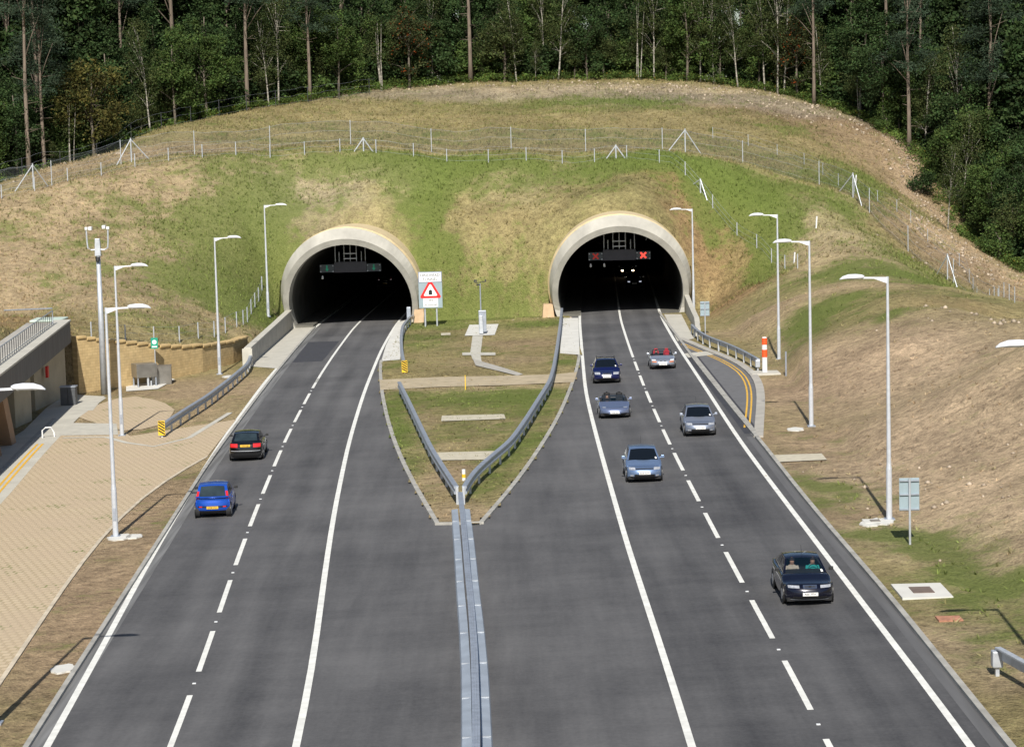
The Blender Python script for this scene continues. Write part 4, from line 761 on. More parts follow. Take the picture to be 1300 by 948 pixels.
# ------------------------------------------------------------------ signs
def z_at(px, py, Y): return P(px, py, Y).z
sg = empty('tunnel_sign', on(-6.9, 197.5), 'grey tunnel name sign with red warning triangle on two posts', 'road sign')
for x in (-.52, .5): mb = MB(); mb.tube([(x, 0, -.1), (x, 0, 4.6)], .075, 10); mb.build('post', M['galv_light'], sg)
mb = MB(); mb.box((0, -.12, 3.25), (2.05, .06, 3.15)); bd = mb.build('backing_board', M['sign_grey'], sg, bevel=.02)
mb = MB(); mb.box((0, -.165, 4.36), (1.94, .03, .80)); nm = mb.build('name_panel', M['sign_white'], sg); mb = MB(); mb.box((0, -.157, 4.36), (2.02, .03, .88)); mb.build('name_border', mat('border', (.12, .14, .25), .5), sg)
text_obj('HINDHEAD', .36, M['sign_black'], nm, (0, -.185, 4.52), sx=.92); text_obj('TUNNEL', .36, M['sign_black'], nm, (0, -.185, 4.17), sx=.95)
def tri(s_, y, m, nm_, par, zc=3.22, rr=.0):
    pts = []
    for k in range(3):
        a = PI/2+k*2*PI/3
        for d in (-.16, 0, .16): pts.append((s_*.5774*1.0*math.cos(a+d*.55)*(1 if d == 0 else .985), zc-.12+s_*.5774*math.sin(a+d*.55)*(1 if d == 0 else .985)))
    n = len(pts); mb = MB(); mb.add([(x, y, z) for x, z in pts]+[(x, y+.01, z) for x, z in pts], [tuple(range(n)), tuple(range(n, 2*n))[::-1]]+[(i, (i+1) % n, n+(i+1) % n, n+i) for i in range(n)]); return mb.build(nm_, m, par)
t1 = tri(1.72, -.165, M['sign_red'], 'warning_triangle', sg); tri(1.12, -.172, M['sign_white'], 'triangle_face', t1)
mb = MB(); pts = [(-.15, 2.84), (.15, 2.84), (.15, 3.12)]+[(.15*math.cos(a), 3.12+.15*math.sin(a)) for a in [PI*k/8 for k in range(1, 9)]]; n = len(pts)
mb.add([(x, -.182, z) for x, z in pts]+[(x, -.174, z) for x, z in pts], [tuple(range(n)), tuple(range(n, 2*n))[::-1]]+[(i, (i+1) % n, n+(i+1) % n, n+i) for i in range(n)]); mb.build('tunnel_symbol', M['sign_black'], t1)
mb = MB(); mb.box((0, -.165, 2.15), (1.28, .03, .76)); nm = mb.build('sub_plate', M['sign_white'], sg)
text_obj('FM', .30, M['sign_black'], nm, (0, -.185, 2.32)); text_obj('In tunnel', .30, M['sign_black'], nm, (0, -.185, 1.98))
def back_sign(x, y, z0, w_, h_, zc, lb, lean_=0.0):
    r = empty('sign_back', (x, y, z0), lb, 'road sign', rz=lean_); mb = MB(); mb.tube([(0, -.06, -.1), (0, -.06, zc+h_/2)], .045, 8); mb.build('post', M['galv_light'], r)
    mb = MB(); mb.box((0, .05, zc), (w_, .03, h_)); mb.build('panel', M['sign_grey'], r, bevel=.01)
    mb = MB()
    for z in (zc-h_/2+.06, zc, zc+h_/2-.1): mb.box((0, -.005, z), (w_*.96, .06, .05))
    mb.box((0, -.05, zc), (.08, .03, h_)); mb.build('stiffener', M['galv'], r); return r
x, y = G2([(1155, 690)])[0]; back_sign(x, y, hz(x, y), .78, 1.28, 1.95, 'back of a square grey sign on the right verge near the tall lamp')
back_sign(15.2, 177.5, hz(15.2, 177.5), .72, 1.15, 1.5+.55, 'small grey sign seen from behind, right of the right tunnel mouth')
x, y = G2([(217, 484)])[0]
r = empty('assembly_sign', on(x, 163.6), 'small green assembly point sign on a post before the yellow wall', 'sign'); mb = MB(); mb.tube([(0, 0, -.05), (0, 0, 2.6)], .035, 8); mb.build('post', M['galv_light'], r)
r.location = on(P(196.5, 445, 162).x, 162)
zc_ = P(196.5, 435.5, 162).z-r.location.z; mb = MB(); mb.box((0, -.06, zc_), (.5, .02, .78)); pl = mb.build('panel', M['sign_green'], r); mb = MB(); mb.tube([(0, -.075, zc_+.08), (0, -.068, zc_+.08)], .16, 14); mb.box((0, -.072, zc_-.25), (.36, .01, .10)); mb.build('pictogram', M['sign_white'], pl)
# tall bollard, small posts
x, y = G2([(971, 474)])[0]; r = empty('marker_post', (x, y, hz(x, y)), 'thick white post with orange red bands standing behind the lay-by', 'post')
mb = MB(); mb.box((0, 0, .02), (1.9, 2.0, .2)); mb.build('plinth', M['concrete_pale'], r, bevel=.04); mb = MB(); mb.tube([(0, 0, .1), (0, 0, 2.35), (0, 0, 2.42)], [.17, .17, .12], 16); mb.build('post', M['white_paint'], r)
for z0, z1 in ((1.1, 1.6), (1.92, 2.36)): mb = MB(); mb.tube([(0, 0, z0), (0, 0, z1)], .178, 16, cap=True); mb.build('orange_band', M['orange'], r)
mb = MB(); x, y = G2([(589, 612)])[0]; mb.tube([(0, 0, 0), (0, 0, .55)], .09, 10); o = mb.build('small_bollard', M['white_paint']); o.location = on(x, y, .08); r2 = o; tag(o, 'short white post between the arms of the central barrier Y', 'bollard')
mb = MB(); mb.tube([(0, 0, .15), (0, 0, .32)], .093, 10); mb.build('yellow_band', M['chev_y'], r2)
for (px, py), h_, lb in (((591, 496), .95, 'thin yellow marker stake beside the gravel crossing'),):
    x, y = G2([(px, py)])[0]; mb = MB(); mb.box((0, 0, h_/2), (.06, .06, h_), 0, 0, .8); o = mb.build('marker_stake', M['chev_y']); o.location = on(x, y, .08); tag(o, lb, 'stake')
for (px, py), h_, lb in (((231, 477), 1.9, 'plain grey pole standing in front of the yellow wall'), ((998, 477), 1.6, 'plain short grey post right of the marker post')):
    x, y = G2([(px, py)])[0]; mb = MB(); mb.tube([(0, 0, 0), (0, 0, h_)], .06, 8); o = mb.build('grey_post', M['galv']); o.location = (x, y, hz(x, y)); tag(o, lb, 'post')
# camera mast
x, y = -28.2, 157.0-.6; r = empty('camera_mast', on(x, y), 'thick grey mast with surveillance cameras on curved arms', 'camera mast')
mb = MB(); mb.tube([(0, 0, 0), (0, 0, 9.9)], [.24, .14], 14); mb.build('mast', M['galv_light'], r, smooth=True); mb = MB(); mb.box((0, 0, 10.15), (.42, .36, 1.2), 0, 0, .8); mb.build('head_box', M['galv_light'], r, bevel=.03)
for s_ in (-1, 1):
    mb = MB(); mb.tube([(0, 0, 10.0), (s_*.45, 0, 9.97), (s_*.68, 0, 10.1), (s_*.72, 0, 10.5), (s_*.74, 0, 11.35)], .055, 8); a_ = mb.build('camera_arm', M['galv_light'], r)
    mb = MB(); mb.tube([(s_*.74, 0, 11.35), (s_*.74, 0, 11.55)], .12, 10); mb.box((s_*.74-.25 if s_ > 0 else s_*.74+.3, -.05, 11.45+(.08 if s_ > 0 else 0)), (.22, .5, .24)); mb.build('camera_housing', M['white_paint'], a_, bevel=.03)
mb = MB(); mb.tube([(0, -.2, 9.45), (0, -.32, 9.2)], [.17, .12], 12); mb.build('dome_camera', M['black'], r)
# weather mast
r = empty('weather_mast', on(P(611, 418, 187).x, 187, .08), 'slim grey weather mast with wind sensors on the island slab', 'weather mast')
mb = MB(); mb.tube([(0, 0, 0), (0, 0, 4.2)], [.07, .05], 8); mb.build('mast', M['galv'], r); mb = MB(); mb.box((.12, .1, 1.1), (.62, .4, 1.75)); mb.build('cabinet', M['galv'], r, bevel=.02)
mb = MB(); mb.box((0, -.38, .85), (.34, .4, 1.5), 0, 0, .8); mb.build('lower_cabinet', M['galv_light'], r, bevel=.03)
mb = MB(); mb.tube([(-.45, 0, 4.25), (.45, 0, 4.35)], .03, 6); mb.tube([(-.3, 0, 4.1), (0, 0, 4.1)], .06, 6)
for x_ in (-.45, -.32, .45): mb.box((x_, 0, 4.42), (.11, .11, .2))
mb.build('sensor_arm', M['dark_steel'], r)
# cabinets on the left plinth
r = empty('gas_cabinet', G(184, 490), 'grey steel box on legs with a red label, before the yellow wall', 'cabinet', rz=.45)
mb = MB(); mb.box((0, 0, 1.15), (1.5, 1.3, .95)); bx_ = mb.build('box', M['cable'], r, bevel=.02)
for a in (-.65, .65):
    for b_ in (-.55, .55): mb = MB(); mb.box((a, b_, .33), (.08, .08, .70)); mb.build('leg', M['galv'], r)
mb = MB(); mb.box((.753, 0, 1.25), (.01, .7, .3)); mb.build('red_label', M['red_paint'], bx_); mb = MB(); mb.tube([(.1, -.5, 0), (.1, -.5, .7)], .08, 8); mb.tube([(.35, -.4, 0), (.35, -.4, .4)], .06, 8); mb.build('valve_pipe', M['galv_light'], r)
r = empty('open_cabinet', G(206, 487), 'open fronted sheet steel cabinet right of the box on legs', 'cabinet', rz=.12)
mb = MB(); W_, D_, H_ = 1.35, 1.0, 1.3
mb.box((0, -D_/2, H_/2), (W_, .04, H_)); mb.box((0, D_/2, H_/2), (W_, .04, H_)); mb.box((-W_/2, 0, H_/2), (.04, D_, H_)); mb.box((0, 0, H_), (W_+.06, D_+.06, .05)); mb.build('shell', M['cable'], r)
mb = MB(); mb.box((W_/2-.25, 0, H_/2), (.02, D_*.9, H_*.9)); mb.build('inner_panel', M['black'], r)
r = empty('control_cabinet', G(88, 514), 'dark grey control cabinet at the shaded corner of the service building', 'cabinet'); mb = MB(); mb.box((0, 0, .62), (1.0, .75, 1.2)); mb.build('housing', M['cab_dark'], r, bevel=.03); mb = MB(); mb.box((0, 0, 1.25), (1.08, .83, .07)); mb.build('lid', M['galv'], r); mb = MB(); mb.box((0, -.38, .62), (.03, .02, 1.0)); mb.build('door_seam', M['black'], r)
r = MB(); r.tube([(0, 0, -.02), (.0, 0, .45), (.2, 0, .62), (.5, .1, .62), (.65, .2, .3), (.68, .2, -.02)], .045, 8); o = r.build('hoop_barrier', M['white_paint']); o.location = G(54, 556); tag(o, 'white hoop at the edge of the shade beside the service path', 'hoop')
# ------------------------------------------------------------------ fences
mesh_m = bpy.data.materials.new('woven wire'); N, L, b = nodes(mesh_m); b.inputs['Base Color'].default_value = (.10, .11, .11, 1); b.inputs['Metallic'].default_value = .4; b.inputs['Roughness'].default_value = .5
tc = N.new('ShaderNodeTexCoord'); wv = []
for k, ax in enumerate(('X', 'Z')):
    sx_ = N.new('ShaderNodeSeparateXYZ'); L.new(tc.outputs['UV'], sx_.inputs[0])
    a_ = sx_.outputs['Y'] if k else sx_.outputs['X']; f_ = mth('FRACT', mth('MULTIPLY', a_, 9)); wv.append(mth('LESS_THAN', f_, .09))
L.new(mth('MAXIMUM', wv[0], wv[1]), b.inputs['Alpha'])
def fence(pts, h_, post_step, label, name, strut_idx=(), rad=.04, wires=3, mesh=True, pm=None, strut_w=1.6):
    q0 = pts[0]; root = empty(name, q0, label, 'fence'); o = Vector(q0); pos = []; acc = 0.0
    dense = []
    for a, c in zip(pts[:-1], pts[1:]):
        n = max(1, int((c-a).length)); dense += [a.lerp(c, i/n) for i in range(n)]
    dense.append(pts[-1]); dense = [Vector((p.x, p.y, hz(p.x, p.y))) for p in dense]
    last = dense[0]; pos = [dense[0]]
    for p in dense[1:]:
        acc += math.hypot(p.x-last.x, p.y-last.y); last = p
        if acc >= post_step: pos.append(p); acc = 0
    for i, p in enumerate(pos[:99]):
        mb = MB(); mb.tube([p-o-Vector((0, 0, .1)), p-o+Vector((0, 0, h_))], rad, 6); mb.build('post', pm or M['galv_light'], root)
    for c in strut_idx:
        p = min(dense, key=lambda d: (d-c).length); k = dense.index(p); a = dense[max(0, k-2)]; d2 = dense[min(len(dense)-1, k+2)]
        mb = MB(); mb.tube([p-o-Vector((0, 0, .1)), p-o+Vector((0, 0, h_+.05))], rad*1.6, 6)
        for e in (a, d2):
            dr_ = Vector((e.x-p.x, e.y-p.y, 0)); dr_ = dr_.normalized()*strut_w if dr_.length > 0 else Vector((strut_w, 0, 0)); f = p+dr_; f.z = hz(f.x, f.y)
            mb.tube([p-o+Vector((0, 0, h_*.96)), f-o], rad*1.25, 6)
        mb.build('strainer_post', M['galv_light'], root)
    mb = MB()
    for k in range(wires): mb.tube([p-o+Vector((0, 0, h_*(.15+.8*k/max(1, wires-1)))) for p in dense], .008, 4, cap=False)
    mb.build('line_wire', M['galv'], root)
    if mesh:
        vs = [p-o+Vector((0, 0, .02)) for p in dense]+[p-o+Vector((0, 0, h_*.97)) for p in dense]; n = len(dense); mb = MB(); mb.add(vs, [(i, i+1, n+i+1, n+i) for i in range(n-1)]); wm = mb.build('wire_mesh', mesh_m, root); uv = wm.data.uv_layers.new(name='UVMap')
        for lp in wm.data.loops: k = lp.vertex_index; uv.data[lp.index].uv = (k % n, h_*(k >= n))
    return root
def HP(l): return [h for h in (hit(*p) for p in l) if h is not None]
def PY(l): return [Vector((P(a, b_, Y).x, Y, hz(P(a, b_, Y).x, Y))) for a, b_, Y in l]
main_l = PY([(-30, 262, 206), (43, 246, 208), (100, 228, 212), (167, 206, 216), (300, 196, 219), (372, 197, 220), (475, 195, 221), (577, 195, 222), (678, 194, 222), (783, 192, 222), (870, 191, 222), (943, 208, 222), (1019, 229, 221), (1083, 252, 216), (1118, 287, 211), (1160, 326, 205), (1203, 356, 200), (1257, 396, 193), (1330, 430, 186)])
fence(main_l, 2.3, 7.0, 'tall wire mesh fence curving over the bench above both portals', 'mesh_fence', [main_l[1], main_l[3], main_l[10], main_l[13], main_l[16]], strut_w=1.7)
low_l = PY([(-40, 262, 202), (30, 248, 205), (100, 233, 209), (200, 216, 213), (300, 210, 215), (372, 207, 216), (462, 204, 217), (541, 203, 217), (620, 201, 216), (700, 199, 216), (782, 197, 216), (851, 208, 214), (889, 221, 211), (912, 235, 209), (935, 248, 207), (960, 258, 204), (985, 270, 200), (1012, 282, 195), (1031, 300, 188), (1030, 372, 172)])
fence(low_l[:18], 1.25, 3.0, 'low post and wire fence along the top of the grass slope', 'wire_fence', [low_l[7-1], low_l[10], low_l[12]], rad=.045, mesh=False, strut_w=.9)
fence([Vector((x-1.6, y+1.2, hz(x-1.6, y+1.2))) for x, y in wall_pts[1:]]+[Vector((-21.9, y, hz(-21.9, y))) for y in (184, 190, 196, 201)], 1.25, 2.9, 'low post and wire fence just behind the yellow retaining wall', 'wire_fence', [], rad=.05, mesh=False)
up_l = [Vector((x, y, hz(x, y))) for x, y in ((-58, 214), (-49, 224), (-39.5, 237.5), (-33, 249.5), (-27.5, 260), (-15.5, 274.5))]
fence(up_l, 1.9, 5.0, 'dark wire fence at the foot of the left forest edge', 'forest_fence', [], rad=.04, mesh=False, pm=M['dark_steel'])
rr_ = HP([(905, 176), (940, 182), (980, 195), (1035, 215), (1090, 250), (1130, 262), (1170, 300), (1226, 345), (1290, 385)])
fence(rr_, 1.2, 4.0, 'thin second line of posts behind the tall mesh fence on the right', 'wire_fence', [], rad=.03, mesh=False)
for k, (px, py, lb) in enumerate(((1036, 290, 'white leaning stake on the right grass slope, upper one'), (1008, 336, 'white leaning stake on the right grass slope, lower one'), (1086, 236, 'pale stub post beside the corner of the tall mesh fence'))):
    q = hit(px, py); mb = MB(); mb.box((0, 0, .5), (.10, .1, 1.1)); o = mb.build('white_stake', M['white_paint']); o.location = q; o.rotation_euler = (0, .08, .3); tag(o, lb, 'stake')
q = hit(1095, 150); mb = MB(); mb.tube([(0, 0, 0), (0, 0, 1.1)], .1, 8); o = mb.build('timber_stump', M['wood']); o.location = q; tag(o, 'pale timber post at the edge of the right hand forest', 'post')
# ------------------------------------------------------------------ vehicles
VS = [0, .2, .4, .58, .72, .82, .89, .94, .98, 1.0]
def person(parent_loc, rz, shirt, label, seat_z=.62, lean_=0.0):
    """seated figure, local -y is forward; body is one skinned surface"""
    bmv = [(0, .05, 0), (0, .08, .22), (0, .06, .42), (0, .04, .50), (0, 0, .60), (0, -.01, .68),
           (-.19, .05, .42), (-.24, -.10, .20), (-.16, -.36, .26), (.19, .05, .42), (.24, -.10, .20), (.16, -.36, .26), (-.10, -.10, .0), (.10, -.10, .0), (-.12, -.42, .05), (.12, -.42, .05)]
    ed = [(0, 1), (1, 2), (2, 3), (3, 4), (4, 5), (2, 6), (6, 7), (7, 8), (2, 9), (9, 10), (10, 11), (0, 12), (0, 13), (12, 14), (13, 15)]
    rad = [.15, .15, .14, .06, .095, .08, .07, .045, .032, .07, .045, .032, .09, .09, .07, .07]
    me = bpy.data.meshes.new('person'); me.from_pydata(bmv, ed, []); ob_ = bpy.data.objects.new('person', me); COL.objects.link(ob_)
    sk = ob_.modifiers.new('s', 'SKIN'); 
    for i, r in enumerate(rad): me.skin_vertices[0].data[i].radius = (r, r)
    me.skin_vertices[0].data[0].use_root = True; sub = ob_.modifiers.new('u', 'SUBSURF'); sub.levels = 1
    dg = bpy.context.evaluated_depsgraph_get(); m2 = bpy.data.meshes.new_from_object(ob_.evaluated_get(dg)); bpy.data.objects.remove(ob_)
    m2.materials.clear(); m2.materials.append(M['skin']); m2.materials.append(shirt)
    for p in m2.polygons: c = p.center; p.material_index = 0 if (c.z > .50 or (c.y < -.16 and c.z > .12)) else 1; p.use_smooth = True
    o = bpy.data.objects.new('person', m2); COL.objects.link(o); o.location = parent_loc; o.rotation_euler = (lean_, 0, rz); tag(o, label, 'person')
    bm = bmesh.new(); bmesh.ops.create_uvsphere(bm, u_segments=12, v_segments=8, radius=.105, matrix=Matrix.Translation((0, .025, .665)) @ Matrix.Diagonal((.95, 1.05, 1.0, 1))); 
    for v_ in list(bm.verts):
        if v_.co.z < .64 and v_.co.y < .03: bm.verts.remove(v_)
    hm = bpy.data.meshes.new('hair'); bm.to_mesh(hm); bm.free(); hm.materials.append(M['hair']); h = bpy.data.objects.new('hair', hm); COL.objects.link(h); h.parent = o
    return o
def car(label, loc, rz, S, col, plate_rear=False, kids=True, shared=None):
    L_, W2, H = S['L'], S['W']/2, S['H']; c0, c1, c2, c3 = S['cab']; hood = S['hood']; belt = S['belt']; pm = col
    root = empty('car', loc, label, 'car', rz=rz)
    front = S['front']; rear = S['rear']; K = len(front)
    top = [(.42, hood-.05), (.9, hood), (c0-.12, belt-.03), (c0+.05, belt), (c0+.5, belt+.005), ((c0+c3)/2, belt+.01), (c3-.3, belt+.02), (c3+.02, S.get('deck', belt)), (max(c3+.1, L_-.35), S.get('deck', belt)-.01)]
    top = [t for i, t in enumerate(top) if i == 0 or t[0] > top[i-1][0]+.02 or i < 2]
    prof = front+top+rear; n = len(prof)
    def halfw(y):
        w_ = W2
        if y < 1.0: w_ *= .90+.10*math.sin(PI/2*min(1, max(0, y)/1.0))
        if y > L_-.9: w_ *= .92+.08*math.sin(PI/2*min(1, max(0, (L_-y)/.9)))
        return w_
    def surf(u, v):
        u = max(0, min(n-1, u)); i = min(int(u), n-2); t = u-i; y = prof[i][0]*(1-t)+prof[i+1][0]*t; z = prof[i][1]*(1-t)+prof[i+1][1]*t
        av = abs(v); x = v*halfw(y); istop = 1.0 if K-.5 <= u <= n-K-.5 else 0.0
        if av > .8: z -= istop*.085*(1-math.sqrt(max(0, 1-((av-.8)/.2)**2)))
        z -= istop*.03*av*av
        bow = S.get('bow', .30)
        y2 = y+bow*av**3.0*max(0, 1-y/.75)-bow*.8*av**3.0*max(0, 1-(L_-y)/.7)
        return Vector((x, y2, z))
    vsl = [-v for v in VS[::-1][:-1]]+VS; nv = len(vsl); mb = MB(); idx = lambda i, j: i*nv+j
    P_ = [surf(i, v) for i in range(n) for v in vsl]
    if S.get('open'):
        for i in range(n):
            for j, v in enumerate(vsl):
                if c0+.3 < prof[i][0] < c3-.2 and abs(v) < .85: P_[idx(i, j)].z -= .30
    fs, ms = [], []
    for i in range(n-1):
        for j in range(nv-1):
            fs.append((idx(i, j), idx(i, j+1), idx(i+1, j+1), idx(i+1, j)))
            ym = (prof[i][0]+prof[i+1][0])/2; ms.append(1 if (c0+.02 < ym < c3-.02 and abs(vsl[j]+vsl[j+1])/2 < .86 and K <= i < n-K) else (2 if (prof[i][1] < .30 and i < 1) or (i >= n-2) else 0))
    nb = len(P_)
    # side walls
    cols = list(range(K-1, n-K+1)); zs0, zs1 = front[0][1], front[-1][1]; fr = [(f[1]-zs0)/(zs1-zs0) for f in front]; sidev = {}
    for s_, j in ((-1, 0), (1, nv-1)):
        for ci_, i in enumerate(cols):
            tp_ = P_[idx(i, j)]
            for r in range(K-1):
                if ci_ == 0: sidev[(s_, ci_, r)] = idx(r, j); continue
                if ci_ == len(cols)-1: sidev[(s_, ci_, r)] = idx(n-1-r, j); continue
                f = fr[r]; z = .20+(tp_.z-.20)*f; bul = 1+.035*math.sin(PI*min(1, f*1.05))-.02*(1-f)
                P_.append(Vector((tp_.x*bul, tp_.y, z))); sidev[(s_, ci_, r)] = len(P_)-1
            sidev[(s_, ci_, K-1)] = idx(i, j)
        for ci_ in range(len(cols)-1):
            for r in range(K-1):
                fs.append((sidev[(s_, ci_, r)], sidev[(s_, ci_+1, r)], sidev[(s_, ci_+1, r+1)], sidev[(s_, ci_, r+1)])); ms.append(2 if r == 0 and S.get('skirt') else 0)
    mb.v = P_; mb.f = fs; mb.m = ms; body = mb.build('body', [pm, M['interior'], M['black']], root, smooth=True)
    # underside
    mb = MB(); mb.box((0, L_/2, .23), (W2*1.8, L_-.5, .14)); mb.build('underbody', M['black'], root)
    def patch(name, u0, u1, v0, v1, m, par, off=.012, nu=4, nvv=6, vin=None):
        vs = []; 
        for a in range(nu+1):
            for b_ in range(nvv+1):
                uu = u0+(u1-u0)*a/nu; t_ = b_/nvv; va, vb = v0, v1
                if vin: va = v0+vin[0]*a/nu; vb = v1+vin[1]*a/nu
                vv_ = va+(vb-va)*t_; p = surf(uu, vv_); e1 = surf(uu+.05, vv_)-surf(uu-.05, vv_); e2 = surf(uu, min(1, vv_+.02))-surf(uu, max(-1, vv_-.02)); nn = e2.cross(e1)
                nn = nn.normalized() if nn.length > 1e-9 else Vector((0, -1, 0))
                ref = Vector((0, -1, .25)) if uu < n/2 else Vector((0, 1, .25))
                if nn.dot(ref) < 0: nn = -nn
                vs.append(p+nn*off)
        q = MB(); w_ = nvv+1; q.add(vs, [(a*w_+b_, a*w_+b_+1, (a+1)*w_+b_+1, (a+1)*w_+b_) for a in range(nu) for b_ in range(nvv)]); return q.build(name, m, par, smooth=True)
    for nm_, u0, u1, v0, v1, m in S.get('patches', []):
        if v0 < 0 < v1 and abs(v0+v1) < 1e-6: patch(nm_, u0, u1, v0, v1, M[m], root, nvv=10)
        else:
            for s_ in (-1, 1): patch(nm_, u0, u1, min(s_*v0, s_*v1), max(s_*v0, s_*v1), M[m], root)
    for nm_, u0, u1, v0, v1, m in S.get('rpatches', []):     # measured from the tail
        if v0 < 0 < v1: patch(nm_, n-1-u0, n-1-u1, v0, v1, M[m], root, nvv=10)
        else:
            for s_ in (-1, 1): patch(nm_, n-1-u0, n-1-u1, min(s_*v0, s_*v1), max(s_*v0, s_*v1), M[m], root)
    if S.get('seams', 1):
        patch('bonnet_gap', K-.88, K-.80, -.84, .84, M['black'], root, nvv=10, nu=1, off=.006)
        for s_ in (-1, 1): patch('wing_gap', K-.6, n-1-K-3, min(s_*.825, s_*.838), max(s_*.825, s_*.838), M['black'], root, off=.006, nu=6, nvv=1) if False else None
    # number plates with lettering
    def plate(y, z, m, flip, txt):
        mb = MB(); mb.box((0, y, z), (.52, .03, .115)); pl = mb.build('number_plate', m, root)
        if txt: text_obj(txt, .105, M['plate_txt'], pl, (0, y+(.017 if flip else -.017), z), (PI/2, 0, PI if flip else 0), sx=.86, name='plate_lettering')
    plate(S.get('fpy', -.012), S.get('fpz', .42), M['plate_w'], False, S.get('ftxt')); plate(L_+.012, S.get('rpz', .55), M['plate_y'], True, S.get('rtxt'))
    # greenhouse
    wb = S.get('wb', .90)*W2; wr = S.get('wr', .72)*W2
    def gs(s_, v):      # 0..1 windscreen, 1..2 roof, 2..3 rear screen
        t = s_-int(min(s_, 2.9999)); k = min(int(s_), 2); av = abs(v)
        ys_ = (c0, c1, c2, c3); zs_ = (belt-.02, H-.02, H-.03, S.get('deck', belt)-.01); y = ys_[k]*(1-t)+ys_[k+1]*t; z = zs_[k]*(1-t)+zs_[k+1]*t; w_ = (wb, wr, wr, wb*.96)[k]*(1-t)+(wb, wr, wr, wb*.96)[k+1]*t
        if k == 1: z += .035*math.sin(PI*t)
        z -= .045*av*av*(1 if 1 <= s_ <= 2 else (t if k == 0 else 1-t)); y += .13*av*av*(1-(s_ if s_ < 1 else 1))+.04*av*av*(1 if s_ <= 1 else max(0, 2-s_))
        if s_ > 2: y -= .08*av*av*(s_-2)
        return Vector((v*w_, y, z))
    def gpatch(name, s0, s1, v0, v1, m, par, off=0.0, nu=5, nvv=6):
        vs = []
        for a in range(nu+1):
            for b_ in range(nvv+1):
                ss_, vv_ = s0+(s1-s0)*a/nu, v0+(v1-v0)*b_/nvv; p = gs(ss_, vv_); vs.append(p+Vector((0, -off if ss_ < 1.5 else off, off)))
        w_ = nvv+1; q = MB(); q.add(vs, [(a*w_+b_, a*w_+b_+1, (a+1)*w_+b_+1, (a+1)*w_+b_) for a in range(nu) for b_ in range(nvv)]); return q.build(name, m, par, smooth=True)
    frm = S.get('frame', pm)
    if not S.get('open'):
        gpatch('roof', .93, 2.06, -1, 1, pm, root, nu=8, nvv=10)
        for s_ in (-1, 1):
            gpatch('windscreen_pillar', 0, .95, min(s_*.90, s_), max(s_*.90, s_), pm, root); gpatch('rear_pillar', 2.0, 3.0, min(s_*.80, s_), max(s_*.80, s_), pm, root)
        ws = gpatch('windscreen', .02, .93, -.90, .90, M['glass_t'] if S.get('see') else M['glass'], root, .004)
        rs = gpatch('rear_window', 2.08, 2.92, -.82, .82, M['glass_rear'], root, .006)
        gpatch('tailgate_frame', 2.0, 3.0, -.82, .82, pm, root, -.004)
        for s_ in (-1, 1):        # side panel and glass
            B0, B1, T0, T1 = gs(0, s_), gs(3, s_), gs(1, s_), gs(2, s_); mb = MB(); mb.add([B0, B1, T1, T0], [(0, 1, 2, 3)]); sp_ = mb.build('side_frame', pm, root)
            def L2(a, t): lo = B0.lerp(B1, a); hi_ = T0.lerp(T1, a); q = lo.lerp(hi_, t); return q+Vector((s_*.008, 0, 0))
            for a0, a1 in ((.07, .47), (.51, .84)):
                mb = MB(); mb.add([L2(a0+(0.04 if a0 < .1 else 0), .10), L2(a1, .10), L2(a1, .90), L2(a0+(.03 if a0 < .1 else 0), .90)], [(0, 1, 2, 3)]); mb.build('side_window', M['glass'], root)
    else:
        for s_ in (-1, 1): gpatch('windscreen_pillar', 0, 1, min(s_*.93, s_), max(s_*.93, s_), M['black'], root, .01)
        gpatch('header_rail', .93, 1.0, -1, 1, M['black'], root, .012); gpatch('windscreen', .02, .93, -.93, .93, M['glass_t'], root, .004)
        for s_ in (-1, 1):
            mb = MB(); mb.box((s_*.36, c1+.62, belt-.08), (.46, .18, .56), 0, 0, .86); mb.box((s_*.36, c1+.66, belt+.26), (.25, .12, .18)); mb.build('seat', M[S.get('seat', 'interior')], root, bevel=.04)
            if S.get('hoops'): mb = MB(); mb.tube([(s_*.36-.17, c1+.85, belt-.1), (s_*.36-.15, c1+.85, belt+.30), (s_*.36, c1+.85, belt+.37), (s_*.36+.15, c1+.85, belt+.30), (s_*.36+.17, c1+.85, belt-.1)], .035, 8); mb.build('roll_hoop', M['black'], root)
        mb = MB(); mb.box((0, c3-.10, belt+.04), (W2*1.5, .55, .12), 0, 0, .85); mb.build('folded_roof', M['black'], root, bevel=.04)
    mb = MB(); mb.tube([(.36+.17*math.cos(a), c0+.62+.06*math.sin(a), belt+.02+.16*math.sin(a)) for a in [2*PI*k/12 for k in range(13)]], .014, 5); mb.build('steering_wheel', M['black'], root)
    # wheels
    for yw in (S['wf'], S['wr_']):
        for s_ in (-1, 1):
            r = S.get('rw', .31); xo = s_*(halfw(yw)*1.0-.10); mb = MB(); mb.tube([(s_*(halfw(yw)*1.0-.02), yw, r+.01), (s_*(halfw(yw)*1.02+.006), yw, r+.01)], r+.055, 22); mb.build('wheel_arch', M['black'], root)
            mb = MB(); mb.tube([(xo-s_*.10, yw, r), (xo+s_*.115, yw, r), (xo+s_*.125, yw, r)], [r, r, r*.93], 24); wh = mb.build('wheel', M['rubber'], root)
            mb = MB(); mb.tube([(xo+s_*.10, yw, r), (xo+s_*.135, yw, r)], [r*.66, r*.62], 10); mb.build('rim', M['rim'], wh)
